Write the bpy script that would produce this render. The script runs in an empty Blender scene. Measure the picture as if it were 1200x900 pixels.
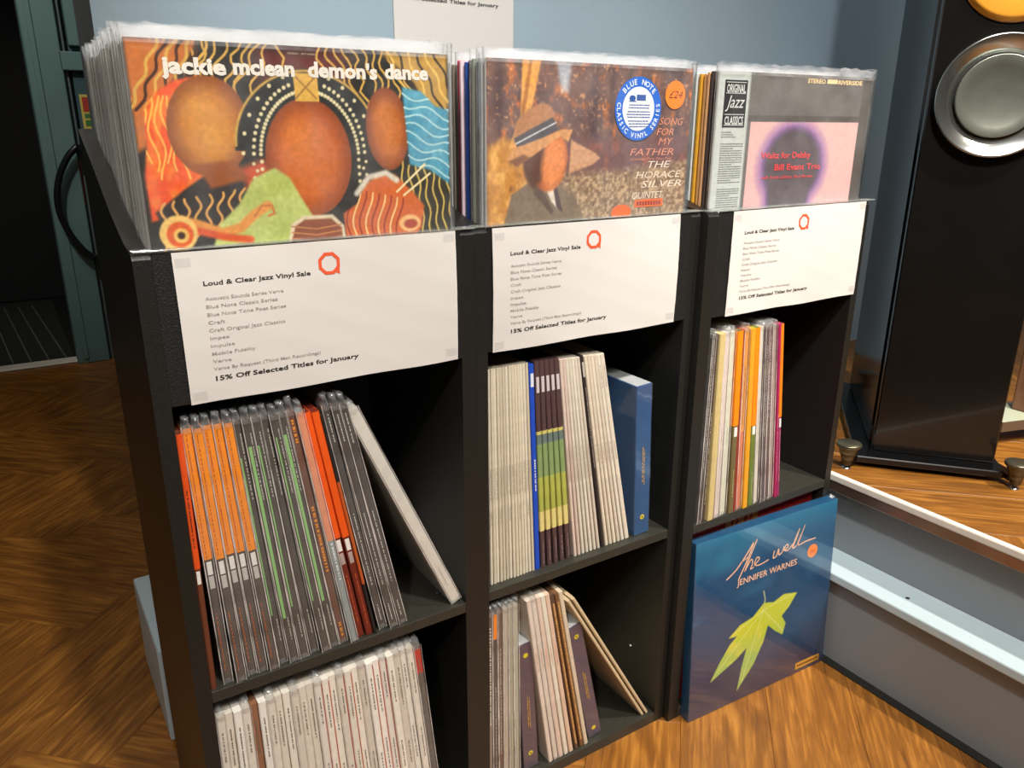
import bpy, math, random
import numpy as np
from mathutils import Vector, Matrix
random.seed(7)
RNG = np.random.RandomState(5)
C = bpy.context.scene.collection
SC = bpy.context.scene

# ------------------------------------------------------------------ camera
cd = bpy.data.cameras.new('camera'); cam = bpy.data.objects.new('camera', cd); C.objects.link(cam)
cd.sensor_fit = 'HORIZONTAL'; cd.sensor_width = 36.0; cd.lens = 36.0 * 923.42 / 1200.0
cd.clip_start = 0.02
YAW, PITCH, ROLL = 0.5694, -0.3182, 0.0049
fw = Vector((math.sin(YAW) * math.cos(PITCH), math.cos(YAW) * math.cos(PITCH), math.sin(PITCH)))
r0 = Vector((math.cos(YAW), -math.sin(YAW), 0)); u0 = r0.cross(fw)
rr = math.cos(ROLL) * r0 + math.sin(ROLL) * u0; uu = -math.sin(ROLL) * r0 + math.cos(ROLL) * u0
M = Matrix((rr, uu, -fw)).transposed().to_4x4(); M.translation = Vector((-0.0947, -0.8024, 0.9795))
cam.matrix_world = M
SC.camera = cam
# ------------------------------------------------------------------ world, lights, exposure
W = bpy.data.worlds.new('world'); SC.world = W; W.use_nodes = True
W.node_tree.nodes['Background'].inputs[0].default_value = (0.5, 0.55, 0.6, 1)
W.node_tree.nodes['Background'].inputs[1].default_value = 0.05
def spot(name, loc, target, energy, color, angle, blend, size):
    l = bpy.data.lights.new(name, 'SPOT'); l.energy = energy; l.color = color
    l.spot_size = math.radians(angle); l.spot_blend = blend; l.shadow_soft_size = size
    o = bpy.data.objects.new(name, l); C.objects.link(o); o.location = loc
    o.rotation_euler = (Vector(target) - Vector(loc)).to_track_quat('-Z', 'Y').to_euler(); return o
def area(name, loc, target, energy, color, sx, sy):
    l = bpy.data.lights.new(name, 'AREA'); l.energy = energy; l.color = color; l.shape = 'RECTANGLE'; l.size = sx; l.size_y = sy
    o = bpy.data.objects.new(name, l); C.objects.link(o); o.location = loc
    o.rotation_euler = (Vector(target) - Vector(loc)).to_track_quat('-Z', 'Y').to_euler(); return o
WARM = (1.0, 0.90, 0.78); NEUT = (1.0, 0.95, 0.89)
spot('track_spot_key', (0.25, -1.20, 2.55), (0.72, 0.05, 0.62), 174, NEUT, 62, 0.75, 0.05)
spot('track_spot_platform', (1.55, -1.15, 2.6), (1.25, -0.35, 0.2), 270, WARM, 52, 0.8, 0.04)
spot('track_spot_wall', (0.28, -1.12, 2.6), (1.35, 0.63, 1.25), 90, (0.97, 0.98, 1.0), 66, 0.5, 0.03)
spot('track_spot_left', (-0.95, -1.5, 2.35), (0.25, 0.1, 0.62), 85, NEUT, 34, 0.7, 0.05)
area('ceiling_panel_front', (0.2, -1.9, 2.68), (0.2, -1.7, 0), 36, NEUT, 1.2, 0.6)
spot('door_fill_spot', (-0.45, 1.3, 2.6), (0.2, 2.95, 1.25), 72, NEUT, 50, 0.8, 0.05)  # added fill lamp that brightens the teal door and far wall
area('ceiling_panel_rear', (-0.5, 1.7, 2.68), (-0.4, 1.9, 0), 9, WARM, 0.6, 0.6)
area('cool_fill_right', (2.3, -1.0, 2.68), (2.1, 0.2, 0.9), 14, (0.72, 0.88, 1.0), 0.8, 0.5)  # added cool fill, not a real panel; lifts the shadow on the wall
SC.view_settings.view_transform = 'Standard'; SC.view_settings.look = 'None'
SC.view_settings.exposure = 0.0; SC.view_settings.gamma = 1.0; SC.view_settings.use_curve_mapping = False
SC.cycles.transparent_max_bounces = 24

# ------------------------------------------------------------------ colour and materials
def lin(c):
    return tuple((x / 12.92 if x <= 0.04045 else ((x + 0.055) / 1.055) ** 2.4) for x in [v / 255.0 for v in c])
MATS = {}
def mat(name, rgb, rough=0.5, metal=0.0, spec=0.5, coat=0.0, noise=0.0, nscale=20.0, bump=0.0, bscale=200.0, alt=None, stretch=None, emit=0.0):
    """principled material; a noise texture breaks up colour (noise) and relief (bump)"""
    if name in MATS: return MATS[name]
    m = bpy.data.materials.new(name); m.use_nodes = True; nt = m.node_tree; b = nt.nodes['Principled BSDF']
    c = lin(rgb); b.inputs['Base Color'].default_value = (*c, 1); b.inputs['Roughness'].default_value = rough
    b.inputs['Metallic'].default_value = metal; b.inputs['Specular IOR Level'].default_value = spec
    b.inputs['Coat Weight'].default_value = coat; b.inputs['Coat Roughness'].default_value = 0.06
    tc = nt.nodes.new('ShaderNodeTexCoord'); mp = nt.nodes.new('ShaderNodeMapping'); nt.links.new(tc.outputs['Object'], mp.inputs[0])
    if stretch: mp.inputs['Scale'].default_value = stretch
    if noise > 0:
        n = nt.nodes.new('ShaderNodeTexNoise'); n.inputs['Scale'].default_value = nscale; n.inputs['Detail'].default_value = 6
        nt.links.new(mp.outputs[0], n.inputs['Vector'])
        cr = nt.nodes.new('ShaderNodeValToRGB'); cr.color_ramp.elements[0].position = 0.35; cr.color_ramp.elements[1].position = 0.68
        a = lin(alt) if alt else tuple(x * (1 - noise) for x in c)
        cr.color_ramp.elements[0].color = (*a, 1); cr.color_ramp.elements[1].color = (*c, 1)
        nt.links.new(n.outputs['Fac'], cr.inputs[0]); nt.links.new(cr.outputs[0], b.inputs['Base Color'])
    if bump > 0:
        n2 = nt.nodes.new('ShaderNodeTexNoise'); n2.inputs['Scale'].default_value = bscale; n2.inputs['Detail'].default_value = 4
        nt.links.new(mp.outputs[0], n2.inputs['Vector'])
        bp = nt.nodes.new('ShaderNodeBump'); bp.inputs['Strength'].default_value = bump; bp.inputs['Distance'].default_value = 0.002
        nt.links.new(n2.outputs['Fac'], bp.inputs['Height']); nt.links.new(bp.outputs[0], b.inputs['Normal'])
    if emit > 0:
        b.inputs['Emission Color'].default_value = (*c, 1); b.inputs['Emission Strength'].default_value = emit
    MATS[name] = m; return m

def plastic(name, white, op, rough=0.12, tint=(0.9, 0.92, 0.93), bump=0.25, bscale=25, f0=0.04):
    """clear film: mostly transparent, a little milky, glossy by Fresnel, crinkled"""
    m = bpy.data.materials.new(name); m.use_nodes = True; nt = m.node_tree; nt.nodes.clear()
    out = nt.nodes.new('ShaderNodeOutputMaterial'); tr = nt.nodes.new('ShaderNodeBsdfTransparent')
    df = nt.nodes.new('ShaderNodeBsdfDiffuse'); gl = nt.nodes.new('ShaderNodeBsdfGlossy'); gl.inputs['Roughness'].default_value = rough
    df.inputs[0].default_value = (*[white * t for t in tint], 1)
    m1 = nt.nodes.new('ShaderNodeMixShader'); m1.inputs[0].default_value = op
    nt.links.new(tr.outputs[0], m1.inputs[1]); nt.links.new(df.outputs[0], m1.inputs[2])
    fr = nt.nodes.new('ShaderNodeLayerWeight'); pw = nt.nodes.new('ShaderNodeMath'); pw.operation = 'POWER'; pw.inputs[1].default_value = 4.0
    ma = nt.nodes.new('ShaderNodeMath'); ma.operation = 'MULTIPLY_ADD'; ma.inputs[1].default_value = 0.7; ma.inputs[2].default_value = f0
    nt.links.new(fr.outputs['Facing'], pw.inputs[0]); nt.links.new(pw.outputs[0], ma.inputs[0])
    m2 = nt.nodes.new('ShaderNodeMixShader'); nt.links.new(ma.outputs[0], m2.inputs[0])
    nt.links.new(m1.outputs[0], m2.inputs[1]); nt.links.new(gl.outputs[0], m2.inputs[2])
    n = nt.nodes.new('ShaderNodeTexNoise'); n.inputs['Scale'].default_value = bscale; n.inputs['Detail'].default_value = 3
    tc = nt.nodes.new('ShaderNodeTexCoord'); nt.links.new(tc.outputs['Object'], n.inputs['Vector'])
    bp = nt.nodes.new('ShaderNodeBump'); bp.inputs['Strength'].default_value = bump; bp.inputs['Distance'].default_value = 0.003
    nt.links.new(n.outputs['Fac'], bp.inputs['Height'])
    nt.links.new(bp.outputs[0], gl.inputs['Normal']); nt.links.new(bp.outputs[0], fr.inputs['Normal'])
    mo = nt.nodes.new('ShaderNodeMapRange'); mo.inputs['From Min'].default_value = 0.35; mo.inputs['From Max'].default_value = 0.65
    mo.inputs['To Min'].default_value = op * 0.35; mo.inputs['To Max'].default_value = min(1, op * 1.5); nt.links.new(n.outputs['Fac'], mo.inputs[0]); nt.links.new(mo.outputs[0], m1.inputs[0])
    nt.links.new(m2.outputs[0], out.inputs[0]); MATS[name] = m; return m

FILM = plastic('clear_film', 0.9, 0.05)
FILM_MILK = plastic('milky_film', 0.85, 0.2, 0.2, bump=0.6, bscale=40)
CRINKLE = plastic('crinkled_film', 0.9, 0.17, 0.1, bump=1.0, bscale=160, f0=0.14)
TAPE = plastic('clear_tape', 0.9, 0.02, 0.15)
FILM_EDGE = plastic('film_edge', 0.85, 0.72, 0.12, tint=(0.95, 0.86, 0.78))
FILM_WRAP = plastic('shrink_wrap', 0.8, 0.012, 0.03, bump=0.04, f0=0.07)
LIP = plastic('clear_acrylic', 0.55, 0.45, 0.1, tint=(0.75, 0.8, 0.75))

def wood(name, c1, c2, c3, rough=0.42):
    m = bpy.data.materials.new(name); m.use_nodes = True; nt = m.node_tree; b = nt.nodes['Principled BSDF']
    b.inputs['Roughness'].default_value = rough
    tc = nt.nodes.new('ShaderNodeTexCoord'); oi = nt.nodes.new('ShaderNodeObjectInfo')
    sc = nt.nodes.new('ShaderNodeVectorMath'); sc.operation = 'SCALE'; sc.inputs[3].default_value = 13.0
    cx = nt.nodes.new('ShaderNodeCombineXYZ')
    for i in range(3): nt.links.new(oi.outputs['Random'], cx.inputs[i])
    nt.links.new(cx.outputs[0], sc.inputs[0])
    ad = nt.nodes.new('ShaderNodeVectorMath'); ad.operation = 'ADD'; nt.links.new(tc.outputs['Object'], ad.inputs[0]); nt.links.new(sc.outputs[0], ad.inputs[1])
    def noise(scale, st, det, dist):
        mp = nt.nodes.new('ShaderNodeMapping'); mp.inputs['Scale'].default_value = st; nt.links.new(ad.outputs[0], mp.inputs[0])
        n = nt.nodes.new('ShaderNodeTexNoise'); n.inputs['Scale'].default_value = scale; n.inputs['Detail'].default_value = det; n.inputs['Distortion'].default_value = dist
        nt.links.new(mp.outputs[0], n.inputs['Vector']); return n
    n1 = noise(6.0, (0.7, 4, 1), 7, 1.8); n2 = noise(24, (0.35, 6, 1), 7, 0.6); n3 = noise(34, (0.6, 2.0, 1), 5, 0.8)
    cr = nt.nodes.new('ShaderNodeValToRGB'); e = cr.color_ramp.elements
    e[0].position = 0.24; e[0].color = (*lin(c1), 1); e[1].position = 0.78; e[1].color = (*lin(c3), 1)
    k = e.new(0.5); k.color = (*lin(c2), 1)
    mx = nt.nodes.new('ShaderNodeMath'); mx.operation = 'MULTIPLY_ADD'; mx.inputs[1].default_value = 0.5
    mh = nt.nodes.new('ShaderNodeMath'); mh.operation = 'MULTIPLY'; mh.inputs[1].default_value = 0.5
    nt.links.new(n1.outputs['Fac'], mh.inputs[0]); nt.links.new(n2.outputs['Fac'], mx.inputs[0]); nt.links.new(mh.outputs[0], mx.inputs[2])
    nt.links.new(mx.outputs[0], cr.inputs[0])
    hv = nt.nodes.new('ShaderNodeHueSaturation'); mr = nt.nodes.new('ShaderNodeMapRange'); mr.inputs['To Min'].default_value = 0.9; mr.inputs['To Max'].default_value = 1.12
    nt.links.new(oi.outputs['Random'], mr.inputs[0]); nt.links.new(mr.outputs[0], hv.inputs['Value']); nt.links.new(cr.outputs[0], hv.inputs['Color'])
    nt.links.new(hv.outputs[0], b.inputs['Base Color'])
    bp = nt.nodes.new('ShaderNodeBump'); bp.inputs['Strength'].default_value = 0.55; bp.inputs['Distance'].default_value = 0.0016
    nt.links.new(n3.outputs['Fac'], bp.inputs['Height']); nt.links.new(bp.outputs[0], b.inputs['Normal'])
    return m
WOOD = wood('floor_oak', (66, 36, 12), (134, 84, 28), (198, 136, 56))
BLACK = mat('black_melamine', (34, 34, 31), 0.36, bump=0.35, bscale=700, noise=0.3, nscale=300)
SHELF_SHEEN = mat('shelf_melamine_sheen', (54, 53, 46), 0.4, bump=0.35, bscale=700, noise=0.25, nscale=300)  # black melamine made lighter: the boards' sheen is put into the colour
BLACKP = mat('black_front_panel', (30, 30, 29), 0.5, bump=0.4, bscale=500, noise=0.45, nscale=350)
PAPER = mat('paper_white', (218, 213, 206), 0.55, bump=0.12, bscale=30)
INK = mat('ink_black', (46, 40, 38), 0.6)
INKG = mat('ink_grey', (158, 150, 143), 0.6)
ORANGE = mat('ink_orange', (232, 92, 54), 0.5)

# ------------------------------------------------------------------ mesh helpers
class MB:
    def __init__(s): s.v = []; s.f = []; s.m = []; s.sm = []
    def add(s, vs, fs, mi=0, smooth=False):
        o = len(s.v); s.v += [tuple(p) for p in vs]; s.f += [tuple(i + o for i in f) for f in fs]
        s.m += [mi] * len(fs); s.sm += [smooth] * len(fs); return s
    def box(s, x0, x1, y0, y1, z0, z1, mi=0, c=0.0):
        if c <= 0:
            vs = [(x, y, z) for x in (x0, x1) for y in (y0, y1) for z in (z0, z1)]
            return s.add(vs, [(0, 1, 3, 2), (4, 6, 7, 5), (0, 4, 5, 1), (2, 3, 7, 6), (0, 2, 6, 4), (1, 5, 7, 3)], mi)
        # chamfered: extrude octagonal-ish rings in z
        def ring(d, z): return [(x0 + d, y0 + c, z), (x0 + c, y0 + d, z), (x1 - c, y0 + d, z), (x1 - d, y0 + c, z), (x1 - d, y1 - c, z), (x1 - c, y1 - d, z), (x0 + c, y1 - d, z), (x0 + d, y1 - c, z)]
        R = [ring(c * 0.6, z0), ring(0, z0 + c), ring(0, z1 - c), ring(c * 0.6, z1)]
        vs = sum(R, []); fs = [tuple(range(7, -1, -1)), tuple(range(24, 32))]
        for k in range(3):
            for i in range(8):
                j = (i + 1) % 8; fs.append((k * 8 + i, k * 8 + j, k * 8 + 8 + j, k * 8 + 8 + i))
        return s.add(vs, fs, mi)
    def prism(s, pts, axis, a, b, mi=0):
        """polygon pts in the two other axes, extruded from a to b along axis"""
        n = len(pts)
        def P(p, t): return {'x': (t, p[0], p[1]), 'y': (p[0], t, p[1]), 'z': (p[0], p[1], t)}[axis]
        vs = [P(p, a) for p in pts] + [P(p, b) for p in pts]
        fs = [tuple(range(n - 1, -1, -1)), tuple(range(n, 2 * n))] + [(i, (i + 1) % n, n + (i + 1) % n, n + i) for i in range(n)]
        return s.add(vs, fs, mi)
    def lathe(s, prof, n=32, mi=0, axis='z', cx=0, cy=0, cz=0, smooth=True):
        vs = []
        for (r, h) in prof:
            for i in range(n):
                a = 2 * math.pi * i / n; p, q = r * math.cos(a), r * math.sin(a)
                vs.append((cx + p, cy + q, cz + h) if axis == 'z' else (cx + p, cy + h, cz + q))
        fs = []
        for k in range(len(prof) - 1):
            for i in range(n):
                j = (i + 1) % n; fs.append((k * n + i, k * n + j, (k + 1) * n + j, (k + 1) * n + i))
        fs.append(tuple(range(n - 1, -1, -1))); fs.append(tuple(range((len(prof) - 1) * n, len(prof) * n)))
        return s.add(vs, fs, mi, smooth)
    def tube(s, pts, r, n=10, mi=0):
        pts = [Vector(p) for p in pts]; vs = []
        for k, p in enumerate(pts):
            t = (pts[min(k + 1, len(pts) - 1)] - pts[max(k - 1, 0)]).normalized()
            a = t.cross(Vector((0, 1, 0.01))).normalized(); b = t.cross(a)
            for i in range(n):
                w = 2 * math.pi * i / n; vs.append(tuple(p + a * math.cos(w) * r + b * math.sin(w) * r))
        fs = [(k * n + i, k * n + (i + 1) % n, (k + 1) * n + (i + 1) % n, (k + 1) * n + i) for k in range(len(pts) - 1) for i in range(n)]
        fs += [tuple(range(n - 1, -1, -1)), tuple(range((len(pts) - 1) * n, len(pts) * n))]
        return s.add(vs, fs, mi, True)
    def mesh(s, name):
        me = bpy.data.meshes.new(name); me.from_pydata(s.v, [], s.f)
        me.polygons.foreach_set('material_index', s.m); me.polygons.foreach_set('use_smooth', s.sm); me.update(); return me
    def build(s, name, mats, parent=None, loc=None, label=None, kind=None):
        me = s.mesh(name)
        for m in (mats if isinstance(mats, (list, tuple)) else [mats]): me.materials.append(m)
        o = bpy.data.objects.new(name, me); C.objects.link(o)
        if parent: o.parent = parent
        if loc: o.location = loc
        if label: o['label'] = label
        if kind: o['kind'] = kind
        return o
def tag(o, label, cat, group=None):
    o['label'] = label; o['category'] = cat
    if group: o['group'] = group
    return o
def thing(name, label, cat, loc=(0, 0, 0), rot=(0, 0, 0), group=None):
    o = bpy.data.objects.new(name, None); C.objects.link(o); o.location = loc; o.rotation_euler = rot
    o.empty_display_size = 0.02
    return tag(o, label, cat, group)
def struct(name, mb, m, parent=None): return mb.build(name, m, parent, kind='structure')

def glyphs(txt, bold=0.0, shear=0.0):
    cu = bpy.data.curves.new('t', 'FONT'); cu.body = txt; cu.resolution_u = 2; cu.offset = bold; cu.shear = shear; cu.fill_mode = 'FRONT'
    o = bpy.data.objects.new('t', cu); C.objects.link(o)
    dg = bpy.context.evaluated_depsgraph_get(); ev = o.evaluated_get(dg); me = ev.to_mesh()
    v = np.array([tuple(p.co) for p in me.vertices]) if len(me.vertices) else np.zeros((0, 3)); f = [tuple(p.vertices) for p in me.polygons]
    ev.to_mesh_clear(); bpy.data.objects.remove(o); bpy.data.curves.remove(cu); return v, f
def text(mb, txt, x0, x1, z, h, y=0.0, bold=0.0, shear=0.0, mi=0, ang=0.0, warp=None):
    """flat lettering in the xz plane: fitted between x0 and x1, cap height h, baseline z, facing -y"""
    v, f = glyphs(txt, bold, shear)
    if not len(v): return
    vx = (v[:, 0] - v[:, 0].min()) / max(1e-6, v[:, 0].max() - v[:, 0].min()) * (x1 - x0); vz = v[:, 1] * h / 0.73
    ca, sa = math.cos(ang), math.sin(ang); out = []
    for a, b in zip(vx, vz):
        X, Z = x0 + a * ca - b * sa, z + a * sa + b * ca
        out.append((X, y + (warp(X, Z) if warp else 0), Z))
    mb.add(out, f, mi)

# ------------------------------------------------------------------ painting for printed covers (colour per vertex on a fine grid)
class Canvas:
    def __init__(s, w, h, step, base):
        s.w, s.h = w, h; s.nx, s.nz = int(w / step) + 1, int(h / step) + 1
        s.X, s.Z = np.meshgrid(np.linspace(0, w, s.nx), np.linspace(0, h, s.nz)); s.step = step
        s.c = np.zeros((s.nz, s.nx, 3)); s.c[:] = np.array(base) / 255.0
    def put(s, mask, col, a=1.0):
        m = np.clip(mask, 0, 1)[..., None] * a; col = np.array(col) / 255.0 if not isinstance(col, np.ndarray) else col
        s.c = s.c * (1 - m) + col * m
    def noise(s, fx, fz, seed=0, octs=3):
        r = np.random.RandomState(seed); out = 0; amp = 1; tot = 0
        for o in range(octs):
            gx, gz = int(s.w / fx * 2 ** o) + 3, int(s.h / fz * 2 ** o) + 3; g = r.rand(gz, gx)
            u = s.X / fx * 2 ** o; v = s.Z / fz * 2 ** o; iu = u.astype(int); iv = v.astype(int); fu = u - iu; fv = v - iv
            fu = fu * fu * (3 - 2 * fu); fv = fv * fv * (3 - 2 * fv)
            val = g[iv, iu] * (1 - fu) * (1 - fv) + g[iv, iu + 1] * fu * (1 - fv) + g[iv + 1, iu] * (1 - fu) * fv + g[iv + 1, iu + 1] * fu * fv
            out = out + val * amp; tot += amp; amp *= 0.5
        return out / tot
    def ell(s, cx, cz, rx, rz, soft=1.0, ang=0.0):
        ca, sa = math.cos(ang), math.sin(ang); dx, dz = s.X - cx, s.Z - cz
        u = (dx * ca + dz * sa) / rx; v = (-dx * sa + dz * ca) / rz; d = (np.sqrt(u * u + v * v) - 1) * min(rx, rz)
        return np.clip(0.5 - d / soft, 0, 1)
    def poly(s, pts, soft=1.0):
        d = np.full(s.X.shape, 1e9); ins = np.zeros(s.X.shape, bool); n = len(pts)
        for i in range(n):
            (x1, y1), (x2, y2) = pts[i], pts[(i + 1) % n]; d = np.minimum(d, s._seg(x1, y1, x2, y2))
            c = ((y1 > s.Z) != (y2 > s.Z)) & (s.X < (x2 - x1) * (s.Z - y1) / ((y2 - y1) or 1e-9) + x1); ins ^= c
        return np.clip(0.5 + np.where(ins, d, -d) / soft, 0, 1)
    def _seg(s, x1, y1, x2, y2):
        dx, dy = x2 - x1, y2 - y1; t = np.clip(((s.X - x1) * dx + (s.Z - y1) * dy) / max(1e-9, dx * dx + dy * dy), 0, 1)
        return np.sqrt((s.X - x1 - t * dx) ** 2 + (s.Z - y1 - t * dy) ** 2)
    def line(s, pts, w, soft=0.9):
        d = np.full(s.X.shape, 1e9)
        for a, b in zip(pts[:-1], pts[1:]): d = np.minimum(d, s._seg(*a, *b))
        return np.clip(0.5 + (w / 2 - d) / soft, 0, 1)
    def wavy(s, x, z0, z1, amp, per, col, w=2.0, drift=0.0, ph=0.0):
        n = 14; pts = [(x + drift * (k / n) + amp * math.sin(ph + 2 * math.pi * (z0 + (z1 - z0) * k / n) / per), z0 + (z1 - z0) * k / n) for k in range(n + 1)]
        s.put(s.line(pts, w), col)
    def mesh(s, name, m, parent, y=0.0, x0=0.0, ztop=0.0, loc=None):
        nx, nz = s.nx, s.nz; me = bpy.data.meshes.new(name)
        co = np.zeros((nz, nx, 3)); co[..., 0] = x0 + s.X / 1000.0; co[..., 1] = y; co[..., 2] = ztop - s.Z / 1000.0
        idx = np.arange(nx * nz).reshape(nz, nx); q = np.stack([idx[1:, :-1], idx[1:, 1:], idx[:-1, 1:], idx[:-1, :-1]], -1).reshape(-1, 4)
        me.vertices.add(nx * nz); me.vertices.foreach_set('co', co.ravel()); me.loops.add(q.size); me.loops.foreach_set('vertex_index', q.ravel())
        me.polygons.add(len(q)); me.polygons.foreach_set('loop_start', np.arange(0, q.size, 4)); me.polygons.foreach_set('loop_total', np.full(len(q), 4))
        me.update(calc_edges=True)
        at = me.color_attributes.new('print', 'FLOAT_COLOR', 'POINT'); c = np.clip(s.c, 0, 1); c = np.where(c <= 0.04045, c / 12.92, ((c + 0.055) / 1.055) ** 2.4)
        at.data.foreach_set('color', np.concatenate([c, np.ones(c.shape[:2] + (1,))], -1).ravel().astype(np.float32))
        me.materials.append(m); o = bpy.data.objects.new(name, me); C.objects.link(o); o.parent = parent
        if loc: o.location = loc
        return o
def print_mat(name, rough=0.35, coat=0.0):
    m = bpy.data.materials.new(name); m.use_nodes = True; nt = m.node_tree; b = nt.nodes['Principled BSDF']
    a = nt.nodes.new('ShaderNodeVertexColor'); a.layer_name = 'print'; nt.links.new(a.outputs[0], b.inputs['Base Color'])
    b.inputs['Roughness'].default_value = rough; b.inputs['Coat Weight'].default_value = coat; b.inputs['Coat Roughness'].default_value = 0.05; return m
PRINT = print_mat('printed_card'); PRINT_GLOSS = print_mat('printed_gloss', 0.3, 0.6)

# ================================================================== SETTING
WALLM = mat('blue_wall_paint', (158, 178, 188), 0.6, bump=0.25, bscale=90, noise=0.06, nscale=3)
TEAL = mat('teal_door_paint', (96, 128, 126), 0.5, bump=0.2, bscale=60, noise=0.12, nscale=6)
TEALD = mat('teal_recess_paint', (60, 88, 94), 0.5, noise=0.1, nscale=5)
ROOMM = mat('room_far_paint', (92, 96, 98), 0.8, noise=0.1, nscale=2)
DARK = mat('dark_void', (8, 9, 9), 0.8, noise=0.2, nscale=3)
RISER = mat('riser_paint', (136, 142, 146), 0.5, bump=0.12, bscale=40, noise=0.08, nscale=4)
LEDGE = mat('ledge_paint', (186, 204, 210), 0.4, bump=0.12, bscale=40, noise=0.05, nscale=4)
floor = struct('floor', MB().box(-2.7, 3.8, -4.1, 3.1, -0.06, -0.012), mat('floor_underlay', (84, 52, 26), 0.6, noise=0.3, nscale=12))
def plank_mesh(name, L, Wd, th):
    mb = MB(); g = 0.0002; c = 0.0005
    def ring(d, z): return [(g + d, g + d, z), (L - g - d, g + d, z), (L - g - d, Wd - g - d, z), (g + d, Wd - g - d, z)]
    vs = ring(0, -th) + ring(0, -c) + ring(c, 0); fs = [(3, 2, 1, 0), (8, 9, 10, 11)]
    for k in range(2):
        for i in range(4): j = (i + 1) % 4; fs.append((k * 4 + i, k * 4 + j, k * 4 + 4 + j, k * 4 + 4 + i))
    me = mb.add(vs, fs).mesh(name); me.materials.append(WOOD); return me
def herringbone(parent, x0, x1, y0, y1, z, a0, b0, w=0.15, n=4, clip=None):
    """real planks laid at 45 degrees; each one an object, sharing one mesh unless it is cut at an edge"""
    me = plank_mesh('plank', w * n, w, 0.011); s2 = math.sqrt(0.5)
    def world(a, b): return ((a + b) * s2, (a - b) * s2)      # a=(x+y)/r2 , b=(x-y)/r2
    seen = set()
    for i in range(-40, 40):
        for j in range(-40, 40):
            k = (j - i) % (2 * n)
            key = ('h', i, j - k) if k < n else ('v', i - (2 * n - 1 - k), j)
            if key in seen: continue
            if key[0] == 'h': ca, cb = a0 + (key[1] + 0.5) * w, b0 + (key[2] + n / 2) * w
            else: ca, cb = a0 + (key[1] + n / 2) * w, b0 + (key[2] + 0.5) * w
            cx, cy = world(ca, cb)
            if not (x0 < cx < x1 and y0 < cy < y1): continue
            seen.add(key)
            if clip: 
                hl = n * w / 2 * s2 + w / 2 * s2
                if cx - hl < clip[0] or cx + hl > clip[1] or cy - hl < clip[2] or cy + hl > clip[3]:
                    ang = -math.pi / 4 if key[0] == 'h' else math.pi / 4
                    import bmesh
                    bm = bmesh.new(); bm.from_mesh(me)
                    T = Matrix.Translation((cx, cy, 0)) @ Matrix.Rotation(ang, 4, 'Z') @ Matrix.Translation((-n * w / 2, -w / 2, 0))
                    Ti = T.inverted()
                    for co, no in (((clip[0], 0, 0), (-1, 0, 0)), ((clip[1], 0, 0), (1, 0, 0)), ((0, clip[2], 0), (0, -1, 0)), ((0, clip[3], 0), (0, 1, 0))):
                        r = bmesh.ops.bisect_plane(bm, geom=bm.verts[:] + bm.edges[:] + bm.faces[:], plane_co=Ti @ Vector(co), plane_no=Ti.to_3x3() @ Vector(no), clear_outer=True)
                        ed = [e for e in bm.edges if e.is_boundary]
                        if ed: bmesh.ops.holes_fill(bm, edges=ed)
                    if not bm.faces: bm.free(); continue
                    m2 = bpy.data.meshes.new('plank'); bm.to_mesh(m2); bm.free(); m2.materials.append(WOOD)
                    o = bpy.data.objects.new('plank', m2); C.objects.link(o); o.parent = parent; T.translation.z = z; o.matrix_local = T; continue
            o = bpy.data.objects.new('plank', me); C.objects.link(o); o.parent = parent
            ang = -math.pi / 4 if key[0] == 'h' else math.pi / 4
            T = Matrix.Translation((cx, cy, z)) @ Matrix.Rotation(ang, 4, 'Z') @ Matrix.Translation((-n * w / 2, -w / 2, 0)); o.matrix_local = T
herringbone(floor, -1.5, 1.5, -1.3, 3.2, 0.0, 0.51 - 0.15 * 3, 0.70, clip=(-1.75, 1.115, -1.7, 2.93))

# raised platform on the right: riser, ledge, upper riser, nosing, wooden deck
platform = struct('platform', MB().box(1.19, 3.7, -2.4, 1.0, 0.0, 0.333), RISER)
MB().box(1.116, 1.19, -2.4, 0.38, 0.0, 0.168).build('riser', RISER, platform)
MB().box(1.104, 1.19, -2.4, 0.38, 0.170, 0.187, c=0.002).build('ledge', LEDGE, platform)
MB().box(1.098, 1.116, -2.4, 0.30, 0.0, 0.0025).build('joint_strip', BLACK, platform)
MB().box(1.168, 1.19, -2.4, 0.62, 0.313, 0.333, c=0.001).build('metal_trim', mat('bronze_trim', (168, 140, 122), 0.3, metal=0.85, noise=0.25, nscale=14), platform)
MB().box(1.166, 1.179, -2.4, 0.62, 0.3335, 0.347, c=0.002).build('white_nosing', mat('white_nosing', (226, 220, 208), 0.3, noise=0.06, nscale=30), platform)
for k, (yy) in enumerate((-0.165, -0.62, -1.1)):
    MB().lathe([(0.0035, 0), (0.0035, 0.0008), (0.002, 0.0012)], 12).build('screw', mat('screw_dark', (70, 60, 52), 0.4, metal=0.7, noise=0.2), platform, (1.146, yy, 0.187))
herringbone(platform, 0.85, 3.2, -1.9, 0.9, 0.345, 0.51 + 0.6, 0.70 + 0.3, clip=(1.180, 3.4, -1.9, 0.63))

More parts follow.
